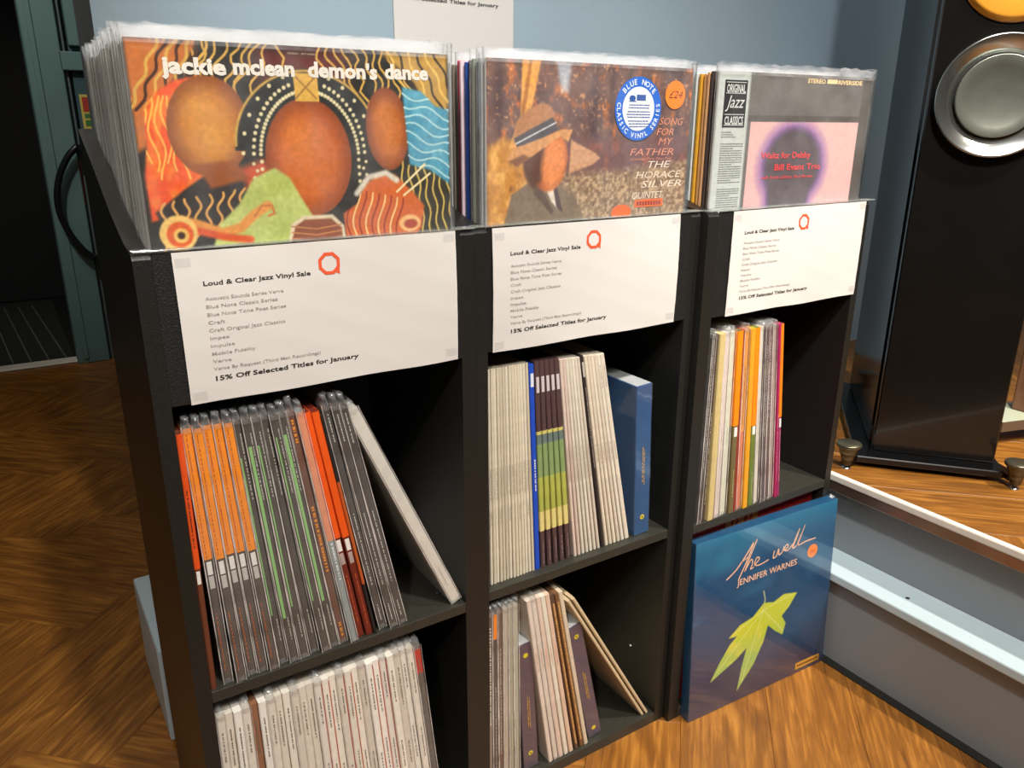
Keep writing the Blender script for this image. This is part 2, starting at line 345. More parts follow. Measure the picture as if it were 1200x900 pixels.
# walls
struct('wall_back', MB().box(0.07, 3.8, 0.63, 0.86, 0, 2.75), WALLM)
struct('baseboard_back', MB().box(0.0, 1.165, 0.38, 0.629, 0.012, 0.187, c=0.003), LEDGE)
struct('wall_front', MB().box(-2.8, 3.9, -4.2, -4.1, 0, 2.75), ROOMM)
struct('wall_right', MB().box(3.8, 3.9, -4.1, 0.63, 0, 2.75), ROOMM)
struct('wall_left', MB().box(-2.8, -2.7, -4.1, 3.1, 0, 2.75), ROOMM)
struct('ceiling', MB().box(-2.8, 3.9, -4.2, 4.6, 2.75, 2.85), mat('ceiling_paint', (205, 203, 198), 0.9, noise=0.05))
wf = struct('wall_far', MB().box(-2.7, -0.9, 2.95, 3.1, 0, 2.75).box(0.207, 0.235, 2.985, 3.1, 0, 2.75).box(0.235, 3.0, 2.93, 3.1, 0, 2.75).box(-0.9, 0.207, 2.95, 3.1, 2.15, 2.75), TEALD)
# door frame of the doorway at the far left
d1 = struct('door_1', MB().box(0.083, 0.205, 2.90, 3.02, 0.0, 2.15, c=0.004), TEAL)
MB().box(-1.0, -0.9, 2.90, 3.02, 0, 2.15, c=0.004).build('door_jamb', TEAL, d1)
MB().box(0.105, 0.125, 2.894, 2.90, 0.02, 2.1, c=0.002).build('frame_bead', TEAL, d1)
MB().box(0.196, 0.290, 2.90, 2.95, 1.172, 1.240, c=0.003).build('lock_rail', TEAL, d1)
MB().box(0.236, 0.30, 2.90, 2.93, 1.262, 2.1, c=0.003).build('upper_panel', TEAL, d1)
MB().box(0.21, 0.222, 2.93, 2.985, 0.0, 2.1).build('door_edge', mat('door_edge_grey', (96, 112, 112), 0.4, noise=0.1), d1)
MB().box(0.2, 0.212, 2.925, 2.93, 0.66, 0.83, c=0.001).build('red_strip', mat('red_strip', (170, 52, 40), 0.5, noise=0.1), d1)
# the black bow handle
hp = [(0.207, 2.86, 0.887)]
for k in range(17):
    t = k / 16.0; hp.append((0.200 - 0.095 * math.sin(math.pi * t) ** 0.75, 2.86, 0.885 - 0.434 * t ** 1.0))
hp.append((0.205, 2.86, 0.449))
hb = MB().tube(hp, 0.0125, 12); hb.box(0.195, 0.215, 2.85, 2.93, 0.875, 0.898, c=0.003); hb.box(0.195, 0.215, 2.85, 2.93, 0.44, 0.462, c=0.003)
hd = hb.build('door_handle', mat('handle_black', (22, 24, 26), 0.25, noise=0.2), d1, label='black bow-shaped pull handle')
# notice stuck on the door (yellow, red and green squares)
st = thing('warning_sticker', 'small yellow sticker with red and green marks on the teal door', 'sticker', (0, 2.9285, 0))
MB().box(0.246, 0.296, 0.0, 0.001, 0.955, 1.085).build('sheet', mat('sticker_yellow', (206, 186, 92), 0.5, noise=0.08), st)
MB().box(0.254, 0.288, -0.001, 0.0, 1.02, 1.075).build('red_square', mat('sticker_red', (176, 56, 40), 0.5, noise=0.1), st)
g = MB().box(0.256, 0.287, -0.001, 0.0, 0.995, 1.012).box(0.256, 0.287, -0.001, 0.0, 0.965, 0.988)
g.build('green_marks', mat('sticker_green', (60, 120, 60), 0.5, noise=0.1), st)
# threshold, ribbed entrance mat, darkness outside
struct('trim_1', MB().box(-0.9, 0.083, 2.935, 2.985, 0.0, 0.008, c=0.002).box(-0.9, 0.083, 2.985, 3.02, 0, 0.005), mat('threshold_white', (226, 222, 206), 0.4, noise=0.08, nscale=20))
mt = thing('entrance_mat', 'dark ribbed entrance mat with pale metal bars beyond the doorway', 'mat', (0.075, 3.03, -0.004))
MB().box(-1.0, 0.0, 0.0, 1.4, 0.0, 0.006).build('mat_base', mat('mat_dark', (30, 34, 32), 0.9, bump=0.6, bscale=300, noise=0.3, nscale=80), mt)
bar = MB().box(-0.003, 0.003, 0.0, 1.25, 0.0, 0.010, c=0.001).mesh('mat_bar'); bar.materials.append(mat('mat_bar_metal', (120, 124, 112), 0.5, metal=0.3, noise=0.2))
for k in range(14):
    o = bpy.data.objects.new('mat_bar', bar); C.objects.link(o); o.parent = mt; o.location = (-0.03 - 0.066 * k, 0.01, 0.0); o.rotation_euler = (0, 0, 0.06)
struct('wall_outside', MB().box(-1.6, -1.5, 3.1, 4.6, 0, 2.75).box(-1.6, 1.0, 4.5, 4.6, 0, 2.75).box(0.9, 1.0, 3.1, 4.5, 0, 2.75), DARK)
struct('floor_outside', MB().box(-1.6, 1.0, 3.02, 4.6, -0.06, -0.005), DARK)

# sheet of paper on the blue wall
sn = thing('wall_notice', 'tall white paper sheet pinned to the blue wall above the records', 'notice', (0.563, 0.627, 0))
MB().box(0, 0.256, 0.0, 0.0012, 1.02, 1.51).build('sheet', PAPER, sn)
tb = MB(); text(tb, '15% Off Selected Titles for January', 0.004, 0.222, 1.194, 0.0066, -0.0006, 0.02)
text(tb, 'Loud & Clear Jazz Vinyl Sale', 0.03, 0.19, 1.43, 0.0066, -0.0006, 0.02); tb.build('lettering', INK, sn)

# ================================================================== DISPLAY UNITS
UNITS = [dict(x0=0.0, xi=0.0165, xj=0.3441, x1=0.3625, y=-0.0057, side='left-hand', pos='left'),
         dict(x0=0.3645, xi=0.3834, xj=0.7132, x1=0.7318, y=0.0, side='middle', pos='middle'),
         dict(x0=0.7334, xi=0.7556, xj=1.0835, x1=1.0985, y=-0.013, side='right-hand', pos='right')]
ZT, ZP, ZS, ZB, DEP = 0.865, 0.7127, 0.372, 0.0185, 0.315
PROF = [(0, 0.0), (0, 0.8585), (0.002, 0.862), (0.006, 0.8645), (0.012, 0.8652), (0.04, 0.869), (0.075, 0.879), (0.12, 0.894), (0.21, 0.932), (DEP, 0.972), (DEP, 0.0)]
ulab = ['black record display unit on the left, open side facing the dark floor', 'black record display unit in the middle of the row', 'black record display unit on the right beside the platform step']
for U, lb in zip(UNITS, ulab):
    t = thing('record_display_unit', lb, 'display unit', (U['x0'], U['y'], 0), group='record display units in a row'); U['t'] = t
    a, b, w = U['xi'] - U['x0'], U['xj'] - U['x0'], U['x1'] - U['x0']
    MB().prism(PROF, 'x', 0, a).build('side_panel', BLACK, t)
    MB().prism(PROF, 'x', b, w).build('side_panel', BLACK, t)
    MB().box(a, b, DEP - 0.012, DEP, 0.0, 0.969).build('back_panel', BLACK, t)
    MB().box(a, b, -0.0004, 0.0026, ZP, 0.8645, c=0.0004).build('front_panel', BLACKP, t)
    MB().box(a, b, 0.003, DEP - 0.012, ZP + 0.004, 0.733).build('bin_floor', BLACK, t)
    MB().box(a, b, 0.0, DEP - 0.012, ZS - 0.0145, ZS, c=0.0006).build('shelf', SHELF_SHEEN, t)
    MB().box(a, b, 0.0, DEP - 0.012, 0.0, ZB, c=0.0006).build('bottom_board', SHELF_SHEEN, t)
    e = 0.009 if U['pos'] == 'right' else 0.0
    MB().box(0.001, w + e, -0.003, 0.0125, 0.8655, 0.8672, c=0.0004).build('clear_edge_strip', LIP, t, label='thin clear plastic strip along the top front edge')
    if U['pos'] == 'left': MB().lathe([(0.0042, 0), (0.0042, 0.0008), (0.003, 0.0013)], 14).build('screw_cap', mat('screw_cap', (70, 72, 70), 0.35, metal=0.4, noise=0.1), t, (b - 0.021, 0.044, ZS))
    if U['pos'] == 'middle': MB().lathe([(0.0018, 0), (0.0018, 0.004)], 8, axis='y').build('shelf_pin', mat('shelf_pin_steel', (200, 200, 196), 0.3, metal=0.6, noise=0.1), t, (b - 0.002, 0.066, 0.114))

# ================================================================== SALE NOTICES
LINES = ['Acoustic Sounds Series Verve', 'Blue Note Classic Series', 'Blue Note Tone Poet Series', 'Craft', 'Craft Original Jazz Classics', 'Impex', 'Impulse', 'Mobile Fidelity', 'Verve', 'Verve By Request (Third Man Recordings)']
LW = [77, 70, 78, 16, 76, 19, 23, 43, 18, 111]
def notice(x0, xr, ztop, tilt, yf, label, seed):
    t = thing('sale_notice', label, 'notice', (x0, yf, ztop), (0, tilt, 0), 'white sale notices on the unit fronts')
    w = xr - x0; s = w / 0.304; h = 0.152
    def warp(X, Z): return -0.0006 - 0.0011 * (1 + math.sin(X * 21 + seed)) * math.sin(math.pi * min(1, max(0, -Z / h))) - 0.0004 * math.sin(Z * 90 + X * 33 + seed) ** 2
    nx, nz = 30, 14; vs = []; fs = []
    for j in range(nz + 1):
        for i in range(nx + 1):
            X = w * i / nx; Z = -h * j / nz + (0.0006 * math.sin(X * 40 + seed) if j == nz else 0); vs.append((X, warp(X, Z), Z))
    n1 = len(vs); vs += [(x, y + 0.0004, z) for x, y, z in vs]
    for j in range(nz):
        for i in range(nx):
            k = j * (nx + 1) + i; fs.append((k, k + nx + 1, k + nx + 2, k + 1)); fs.append((n1 + k, n1 + k + 1, n1 + k + nx + 2, n1 + k + nx + 1))
    MB().add(vs, fs, smooth=True).build('paper_sheet', PAPER, t)
    wf2 = lambda X, Z: warp(X, Z) - 0.0004
    mb = MB(); k = 0.001 * s
    text(mb, 'Loud & Clear Jazz Vinyl Sale', 25 * k, 132 * k, -0.0335, 0.0046, bold=0.02, warp=wf2)
    mb.build('heading', INK, t); mb = MB()
    text(mb, '15% Off Selected Titles for January', 26 * k, 179 * k, -0.1300, 0.0050, bold=0.022, warp=wf2)
    mb.build('discount_line', INK, t)
    mb = MB()
    for i, (ln, lw) in enumerate(zip(LINES, LW)): text(mb, ln, 25 * k, (25 + lw) * k, -0.0480 - 0.0079 * i, 0.0036, bold=0.004, warp=wf2)
    mb.build('list_lettering', INKG, t, kind='stuff')
    mb = MB(); cx, cz = 153 * k, -0.0235; R, r = 0.0125, 0.0088; vs = []; n = 8
    for i in range(n):
        a1 = 2 * math.pi * (i + 0.5) / n; vs.append((cx + R * math.cos(a1), 0, cz + R * math.sin(a1)))
        vs.append((cx + r * math.cos(a1), 0, cz + r * math.sin(a1)))
    fs = [(2 * i, 2 * i + 1, (2 * i + 3) % (2 * n), (2 * i + 2) % (2 * n)) for i in range(n)]
    vs += [(cx + 0.006, 0, cz - 0.0095), (cx + 0.0112, 0, cz - 0.0122), (cx + 0.0108, 0, cz - 0.005)]; fs.append((2 * n, 2 * n + 1, 2 * n + 2))
    vs = [(x, wf2(x, z), z) for x, y, z in vs]
    mb.add(vs, fs).build('ring_logo', ORANGE, t)
    for (px, pz) in ((0.002, -0.014), (w - 0.016, -0.012), (0.002, -h + 0.004), (w - 0.016, -h + 0.006)):
        MB().box(px, px + 0.014, warp(px, pz) - 0.0009, warp(px, pz) - 0.0006, pz, pz + 0.009).build('tape', TAPE, t)
notice(0.034, 0.3365, 0.8635, -0.006, UNITS[0]['y'] - 0.0012, 'white jazz vinyl sale notice on the left unit, under the flame-coloured album', 0.5)
notice(0.389, 0.6905, 0.8635, -0.002, UNITS[1]['y'] - 0.0012, 'white jazz vinyl sale notice on the middle unit, under the album with round stickers', 2.1)
notice(0.7815, 1.0865, 0.8640, -0.002, UNITS[2]['y'] - 0.0012, 'white jazz vinyl sale notice on the right unit, beside the speaker', 3.9)

# ================================================================== FRONT ALBUMS (printed covers)
JW, JH = 0.3165, 0.315
GREYW = mat('card_white', (214, 208, 196), 0.6, noise=0.08, nscale=60)
def jacket_box(mb, w, d, h, c=0.0008, mi=0): return mb.box(0, w, 0, d, 0, h, mi, c=c)
def film_box(w, d, h, top=0.011, side=0.004, seed=0, mi=0, dz=0.0, front=True):
    """outer sleeve round a forward-facing jacket: open ruffled top, creased sides"""
    rnd = random.Random(seed); mb = MB(); n = 26; x0, x1 = -side * 0.4, w + side; y0, y1 = -0.0030, d + 0.001
    rows = [0.0, h * 0.5, h - 0.004, h + top * 0.55, h + top]
    def loop(z, k):
        jit = (0.0004, 0.0006, 0.0003, 0.0012, 0.0018)[k]
        P = [(x0 + (x1 - x0) * i / n, y0 + rnd.uniform(-jit, jit * 0.3)) for i in range(n + 1)] + [(x1 + rnd.uniform(0, jit), (y0 + y1) / 2)] + [(x1 - (x1 - x0) * i / n, y1 + rnd.uniform(-jit * 0.3, jit)) for i in range(n + 1)] + [(x0 - rnd.uniform(0, jit * 1.5), (y0 + y1) / 2)]
        return [(x, y, z + (rnd.uniform(-0.0022, 0.0018) if k == 4 else 0)) for x, y in P]
    vs = sum([loop(z, k) for k, z in enumerate(rows)], []); L = 2 * n + 4; fs = []; ms = []
    for k in range(len(rows) - 1):
        for i in range(L):
            j = (i + 1) % L
            if not front and i < n and k < 2: continue
            fs.append((k * L + i, k * L + j, (k + 1) * L + j, (k + 1) * L + i)); ms.append(1 if (k >= 2 or i >= n) else 0)
    mb.add(vs, fs, 0, True); mb.m = ms; return mb
def album(name, label, x, y, z, yaw=0.0, w=JW, h=JH, d=0.0045, cat='record', group=None, card=GREYW, seed=1, film=True, top=0.011):
    t = thing(name, label, cat, (x, y, z), (0, 0, yaw), group)
    jacket_box(MB(), w, d, h).build('jacket', card, t)
    if film: film_box(w, d, h, seed=seed, top=top).build('plastic_sleeve', [FILM, FILM_MILK], t)
    return t
Z0 = 0.735

# --- album 1: painting replaced by a free composition in its colours
t = album('album', 'jazz album in front of the left unit, flame and gold painted cover with white title', 0.0187, 0.0008, Z0, cat='record album', seed=11)
c = Canvas(316.5, 194, 0.8, (38, 34, 28)); G = (214, 168, 78)
nz1 = c.noise(9, 14, 3); nz2 = c.noise(3, 3, 4, 2)
c.put(c.poly([(110, 0), (205, 0), (196, 46), (150, 42), (118, 50)], 26), (98, 36, 30))
for i in range(26):
    x = 22 + i * 9.4
    if 142 < x < 172: continue
    c.wavy(x, 0, 60 + 18 * math.sin(i * 1.7), 2.6 + (i % 3) * 0.5, 21 + (i % 4) * 3, G, 2.1, drift=(-26 if x < 130 else 16), ph=i * 0.9)
c.put(c.poly([(0, 0), (62, 0), (44, 26), (30, 44), (18, 60), (8, 92), (0, 96)], 5), (196, 112, 52))
for i in range(7): c.wavy(28 + i * 7, 0, 60, 2.2, 24, (72, 44, 26) if i % 2 else G, 2.6, drift=-30, ph=i)
c.put(c.poly([(238, 0), (316, 0), (316, 80), (290, 58), (276, 30)], 6), (188, 146, 62))
for i in range(6): c.wavy(246 + i * 11, 0, 72, 2.4, 30, (58, 44, 26) if i % 2 else (226, 184, 90), 2.6, drift=38, ph=i * 0.8)
c.put(c.poly([(262, 112), (316, 100), (316, 194), (250, 194)], 6), (54, 50, 36))
for i in range(8): c.wavy(258 + i * 9, 108 + (i % 2) * 5, 194, 2.0, 34, (210, 180, 90), 2.0, drift=8, ph=i)
fl = c.poly([(10, 60), (22, 44), (38, 34), (58, 30), (70, 34), (50, 58), (38, 84), (40, 108), (56, 112), (58, 118), (34, 132), (14, 156), (4, 158), (3, 118), (8, 92)], 3)
c.put(fl, (232, 84, 34)); c.put(fl * np.clip(nz1 * 2.2 - 0.9, 0, 1), (246, 152, 54), 0.85)
for i in range(8):
    pts = [(8 + i * 6.2 + 3.4 * math.sin(k * 0.9 + i), 48 + k * 7.2) for k in range(9 + (i % 3))]; c.put(c.line(pts, 1.7) * (fl > 0.4), (250, 186, 84))
c.put(c.poly([(8, 150), (36, 130), (58, 116), (84, 112), (104, 126), (100, 168), (60, 176), (20, 182)], 3), (52, 46, 44))
for i in range(9): c.wavy(16 + i * 10.5, 128 - i * 1.6 + 14, 186 - i * 4, 2.6, 22, (216, 160, 88), 2.4, drift=-5, ph=i * 1.3)
c.put(c.poly([(88, 112), (112, 104), (128, 132), (100, 150)], 8), (196, 82, 44))
# three plain rounded ovals stand for the painted figures
def orb(cx, cz, rx, rz, c1, c2, c3, ang=0.0):
    m = c.ell(cx, cz, rx, rz, 1.6, ang); c.put(m, c1)
    c.put(m * np.clip(c.ell(cx + rx * 0.05, cz + rz * 0.18, rx * 0.62, rz * 0.62, rx * 0.9, ang), 0, 1), c2, 0.9)
    c.put(m * np.clip(c.ell(cx - rx * 0.22, cz - rz * 0.38, rx * 0.42, rz * 0.32, rx * 0.7, ang), 0, 1), c3, 0.7)
    c.put(m * np.clip(1 - c.ell(cx, cz, rx * 0.84, rz * 0.86, rx * 0.45, ang), 0, 1), (96, 44, 22), 0.6)
orb(64, 74, 37, 45, (178, 104, 40), (216, 150, 58), (222, 158, 76), 0.08)
c.put(c.poly([(48, 108), (84, 104), (96, 122), (60, 130)], 4), (150, 82, 38))
# halo, beads and clasp
c.put(c.ell(160, 96, 74, 76, 2) * (c.Z < 96), (34, 34, 32)); c.put((1 - abs(np.sqrt(((c.X - 160) / 73) ** 2 + ((c.Z - 92) / 70) ** 2) - 1) * 73 / 2.2) * (c.Z < 92), (222, 178, 82))
for ring, nb in ((1.12, 46), (1.27, 34), (1.42, 14)):
    for i in range(nb):
        a = math.pi * (0.02 + 0.96 * i / (nb - 1)); a = -a - 0.0
        bx, bz = 160 + 45 * ring * math.cos(a) * (1 if ring < 1.3 else 1.05), 103 + 56 * ring * math.sin(a)
        if ring > 1.2 and 144 < bx < 176: continue
        for z_ in ((bz,) if ring > 1.2 else (bz,)): c.put(c.ell(bx, z_, 1.9, 1.9, 1.0), (226, 214, 166))
for sgn in (-1, 1):
    for i in range(6): c.put(c.ell(160 + sgn * (50 + i * 0.1), 106 + i * 7.2, 1.9, 1.9, 1.0), (226, 214, 166)); c.put(c.ell(160 + sgn * (58 - (i % 2) * 3), 108 + i * 6.6, 1.7, 1.7, 1.0), (226, 214, 166))
orb(158, 104, 44, 57, (190, 92, 36), (206, 112, 46), (216, 132, 62))
c.put(c.poly([(147, 24), (171, 24), (172, 50), (148, 50)], 1), (216, 170, 72)); c.put(c.line([(149, 27), (169, 47)], 1.4), (150, 104, 44)); c.put(c.line([(169, 27), (149, 47)], 1.4), (150, 104, 44))
orb(244, 76, 24, 41, (166, 86, 36), (204, 120, 52), (206, 126, 58), -0.05)
# blue waves at the right
bl = c.poly([(262, 34), (284, 38), (300, 52), (316, 56), (316, 134), (292, 118), (268, 112), (266, 80)], 3)
c.put(bl, (70, 146, 172)); c.put(bl * np.clip(nz1 * 2 - 0.8, 0, 1), (120, 190, 206), 0.6)
for i in range(8):
    pts = [(262 + k * 7, 40 + i * 10 + 4 * math.sin(k * 0.9 + i) + k * 1.8) for k in range(9)]; c.put(c.line(pts, 1.7) * (bl > 0.3), (176, 214, 214))
# green swell and orange scroll
gp = c.poly([(56, 186), (64, 164), (84, 146), (100, 122), (122, 112), (136, 122), (146, 142), (160, 166), (166, 192), (50, 194)], 3)
c.put(gp, (176, 188, 96)); c.put(gp * np.clip(c.noise(26, 18, 9) * 2 - 0.7, 0, 1), (206, 216, 140), 0.8)
c.put(c.line([(14, 170), (30, 158), (48, 164), (66, 172), (84, 168), (98, 156), (112, 148)], 9, 3), (226, 150, 66)); c.put(c.line([(22, 164), (48, 170), (68, 176), (92, 180)], 7, 3), (214, 84, 36))
c.put(c.ell(26, 170, 17, 17, 2), (236, 196, 112)); c.put(c.ell(27, 171, 12, 12, 2), (222, 96, 40)); c.put(c.ell(28, 172, 7, 7, 2), (238, 190, 100)); c.put(c.ell(28, 172, 3.4, 3.4, 2), (70, 44, 30))
c.put(c.line([(98, 158), (106, 148), (116, 148), (118, 156), (112, 158)], 2.4), (198, 120, 54))
c.put(c.poly([(128, 192), (134, 168), (146, 160), (178, 160), (190, 172), (192, 192)], 2), (226, 210, 176)); c.put(c.poly([(131, 192), (138, 170), (148, 164), (176, 164), (187, 174), (188, 192)], 2), (140, 72, 38))
for i in range(4): c.put(c.line([(134, 170 + i * 6), (160, 174 + i * 6), (186, 171 + i * 6)], 1.4), (196, 128, 72))
# orange and cream swirl at the lower right
sw = c.poly([(190, 160), (206, 150), (214, 132), (230, 122), (250, 122), (270, 140), (284, 156), (280, 180), (268, 192), (192, 194)], 3)
c.put(sw, (208, 102, 44)); c.put(c.line([(206, 140), (220, 124), (240, 120), (252, 128)], 6, 3), (214, 206, 186))
for i in range(9):
    pts = [(198 + i * 7 + 5 * math.cos(k * 0.6), 136 + i * 1.5 + k * 6.2) for k in range(9)]; c.put(c.line(pts, 1.8) * (sw > 0.5), (244, 206, 136) if i % 2 else (150, 52, 28))
c.put(c.ell(266, 174, 13, 9, 2), (240, 186, 120)); c.put(c.ell(267, 175, 8, 5, 2), (170, 60, 34)); c.put(c.line([(252, 140), (286, 112)], 2.4), (236, 216, 164)); c.put(c.line([(260, 144), (292, 122)], 2.4), (236, 216, 164))
c.c = np.clip(c.c * (0.93 + 0.14 * nz2[..., None]), 0, 1)
art = c.mesh('printed_cover', PRINT, t, y=-0.0004, ztop=JH)
mb = MB()
def fat(txt, x0, x1, zt_, h): text(mb, txt, x0 / 1000, x1 / 1000, JH - zt_ / 1000, h / 1000, y=-0.0008, bold=0.042)
fat('jackie', 28, 85, 28, 14); fat('mclean', 91, 149, 27, 14); fat("demon's", 162, 235, 27, 14); fat('dance', 243, 293, 26, 14)
mb.build('title_lettering', mat('title_white', (232, 226, 212), 0.5, noise=0.04), t)
mb = MB(); text(mb, 'STEREO   BST 84345', 0.143, 0.171, JH - 0.0075, 0.0016, y=-0.0008); mb.build('small_lettering', mat('title_cream', (200, 180, 150), 0.5, noise=0.04), t)

# --- album 2: autumn picture, kept loose and generic, with the lettering and stickers
t = album('album', 'jazz album in front of the middle unit, autumn cover with blue ring sticker', 0.3868, 0.0066, Z0, cat='record album', seed=12)
c = Canvas(316.5, 190, 1.0, (122, 92, 82))
a = c.noise(26, 40, 21, 4); b = c.noise(11, 16, 22, 3); d = c.noise(3.5, 3.5, 23, 2)
c.put(np.clip(a * 3 - 1.3, 0, 1) * (c.Z < 100), (84, 68, 72), 0.7); c.put(np.clip(b * 4 - 2.3, 0, 1) * np.clip((110 - c.Z) / 30, 0, 1), (206, 116, 64), 0.85)
c.put(np.clip(d * 5 - 3.4, 0, 1) * np.clip((90 - c.Z) / 30, 0, 1), (232, 170, 110), 0.6)
c.put(c.poly([(96, 0), (118, 0), (114, 34), (104, 34)], 6), (190, 204, 216), 0.7)
for x in (14, 46, 150, 178, 206, 262, 290): c.put(c.poly([(x, 0), (x + 9, 0), (x + 7, 84), (x - 1, 84)], 6), (76, 62, 64), 0.5)
c.put(c.poly([(0, 92), (317, 84), (317, 132), (0, 140)], 16), (112, 78, 78), 0.85); c.put(np.clip(b * 4 - 2.2, 0, 1) * (c.Z > 90) * (c.Z < 136), (168, 96, 74), 0.5)
pb = c.poly([(110, 128), (200, 126), (317, 116), (317, 200), (90, 200)], 12); c.put(pb, (150, 124, 96)); c.put(pb * np.clip(d * 4 - 1.9, 0, 1), (204, 176, 142), 0.6); c.put(pb * np.clip(1.8 - d * 4.6, 0, 1), (108, 82, 68), 0.6)
lv = c.poly([(0, 96), (26, 86), (60, 96), (70, 140), (52, 190), (0, 190)], 10); c.put(lv, (196, 136, 62)); c.put(lv * np.clip(b * 4 - 2, 0, 1), (232, 178, 96), 0.8); c.put(lv * np.clip(1.5 - b * 4, 0, 1), (120, 76, 42), 0.7)
c.put(c.poly([(48, 0), (74, 0), (64, 44), (52, 84), (36, 104), (32, 92), (46, 62)], 3), (222, 160, 84)); c.put(c.poly([(58, 0), (62, 0), (52, 60), (44, 88), (48, 50)], 3), (150, 92, 50), 0.7)
c.put(c.poly([(120, 88), (158, 104), (166, 110), (154, 118), (118, 128)], 3), (198, 150, 112))
# loose rounded forms: a straw-coloured hat shape, a warm oval, a grey-brown coat shape
c.put(c.poly([(22, 190), (34, 150), (60, 136), (100, 140), (124, 152), (138, 172), (146, 190)], 3), (126, 108, 88)); c.put(c.poly([(62, 136), (76, 142), (96, 172), (92, 176), (66, 150)], 2), (96, 78, 66)); c.put(c.poly([(82, 142), (98, 140), (102, 170), (92, 160)], 2), (226, 212, 194)); c.put(c.poly([(94, 142), (100, 142), (110, 174), (100, 168)], 2), (84, 66, 68))
c.put(c.ell(88, 112, 26, 36, 3, 0.12), (178, 98, 58)); c.put(c.ell(96, 112, 16, 28, 10, 0.12), (222, 138, 78), 0.9)
c.put(c.ell(66, 112, 16, 30, 4), (96, 62, 48)); c.put(c.ell(92, 118, 15, 26, 8, 0.1), (224, 136, 74), 0.9)
c.put(c.poly([(36, 90), (40, 68), (56, 54), (78, 46), (90, 50), (100, 76)], 3), (176, 124, 84)); c.put(c.poly([(37, 86), (92, 62), (101, 76), (44, 102)], 2), (84, 78, 84)); c.put(c.line([(40, 92), (97, 68)], 1.8), (196, 196, 196))
c.put(c.poly([(28, 110), (34, 98), (76, 86), (106, 76), (122, 76), (116, 90), (104, 84), (60, 108), (42, 116)], 2), (206, 148, 94)); c.put(c.poly([(30, 112), (50, 104), (60, 108), (42, 118)], 3), (132, 84, 52))
c.c = np.clip(c.c * (0.9 + 0.2 * d[..., None]), 0, 1)
c.mesh('printed_cover', PRINT, t, y=-0.0004, ztop=JH)
mr, mw = MB(), MB()
def ser(m_, s_, x0, x1, zt_, h=9.2): text(m_, s_, x0 / 1000, x1 / 1000, JH - zt_ / 1000, h / 1000, y=-0.0008, bold=-0.002, shear=0.25)
ser(mr, 'SONG', 262, 304, 70); ser(mr, 'FOR', 258, 288, 83); ser(mr, 'MY', 262, 288, 95); ser(mr, 'FATHER', 214, 290, 108)
ser(mr, '(Cantiga Para Meu Pai)', 216, 286, 114, 3.4)
ser(mw, 'THE', 246, 286, 124); ser(mw, 'HORACE', 226, 306, 137); ser(mw, 'SILVER', 236, 308, 149); ser(mw, 'QUINTET', 190, 276, 163)
mr.build('title_lettering', mat('title_rose', (226, 146, 118), 0.5, noise=0.04), t, label='rose-coloured slanted title lettering'); mw.build('artist_lettering', mat('title_pale', (234, 218, 196), 0.5, noise=0.04), t)
mo = MB().box(0.226, 0.276, -0.0009, -0.0005, JH - 0.174, JH - 0.164); mo.add([(0.204 + 0.017 * math.cos(k * math.pi / 10), -0.0009, JH - 0.179 + 0.010 * math.sin(k * math.pi / 10)) for k in range(20)], [tuple(range(20))])
mo.build('orange_label', mat('label_orange', (222, 104, 42), 0.5, noise=0.05), t)
mb = MB()
for k in range(9): mb.box(0.230 + k * 0.0048, 0.2332 + k * 0.0048, -0.0012, -0.001, JH - 0.1715, JH - 0.1665)
mb.build('label_dashes', mat('label_red', (150, 44, 30), 0.5, noise=0.05), t)
def disc(mb, cx, cz, rx, rz, y, n=40, mi=0): mb.add([(cx + rx * math.cos(2 * math.pi * k / n), y, cz + rz * math.sin(2 * math.pi * k / n)) for k in range(n)], [tuple(range(n))], mi)
scx, scz = 0.224, JH - 0.051; mb = MB(); disc(mb, scx, scz, 0.0385, 0.0385, -0.0017); mb.build('sticker_ring', mat('sticker_blue', (24, 104, 206), 0.4, noise=0.04), t, label='royal blue round sticker with white centre')
mb = MB(); disc(mb, scx, scz, 0.0265, 0.0265, -0.0019); mb.build('sticker_centre', mat('sticker_white', (232, 234, 232), 0.45, noise=0.03), t)
mb = MB()
def arc(txt, R, a0, a1, h, flip=False):
    n = len(txt)
    for i, ch in enumerate(txt):
        if ch == ' ': continue
        a = math.radians(a0 + (a1 - a0) * i / max(1, n - 1)); v, f = glyphs(ch, 0.02)
        vx = (v[:, 0] - (v[:, 0].min() + v[:, 0].max()) / 2) * h / 0.73; vz = (v[:, 1] - 0.36) * h / 0.73; rot = a - math.pi / 2 + (math.pi if flip else 0)
        mb.add([(scx + R * math.cos(a) + p * math.cos(rot) - q * math.sin(rot), -0.0021, scz + R * math.sin(a) + p * math.sin(rot) + q * math.cos(rot)) for p, q in zip(vx, vz)], f)
arc('BLUE NOTE', 0.0325, 138, 42, 0.0068); arc('CLASSIC VINYL SERIES', 0.0325, 172, 368, 0.0062, True)
mb.build('sticker_lettering', mat('sticker_lettering_white', (232, 240, 248), 0.5, noise=0.02), t)
mb = MB(); disc(mb, scx - 0.011, scz + 0.0125, 0.0052, 0.0036, -0.0021); mb.box(scx - 0.004, scx + 0.011, -0.0022, -0.0020, scz + 0.010, scz + 0.017); mb.box(scx - 0.0165, scx - 0.005, -0.0022, -0.002, scz + 0.0085, scz + 0.0095)
rn = random.Random(3)
for k in range(8):
    zz = scz + 0.004 - k * 0.0033 - (0.0014 if k > 1 else 0) - (0.0014 if k > 4 else 0); x = scx - 0.019 + abs(k - 3) * 0.0012
    while x < scx + 0.019 - abs(k - 3) * 0.0012:
        L = rn.uniform(0.0015, 0.005); mb.box(x, x + L, -0.0022, -0.002, zz, zz + 0.0012); x += L + 0.0009
mb.build('sticker_small_print', mat('sticker_navy', (44, 86, 160), 0.5, noise=0.03), t)
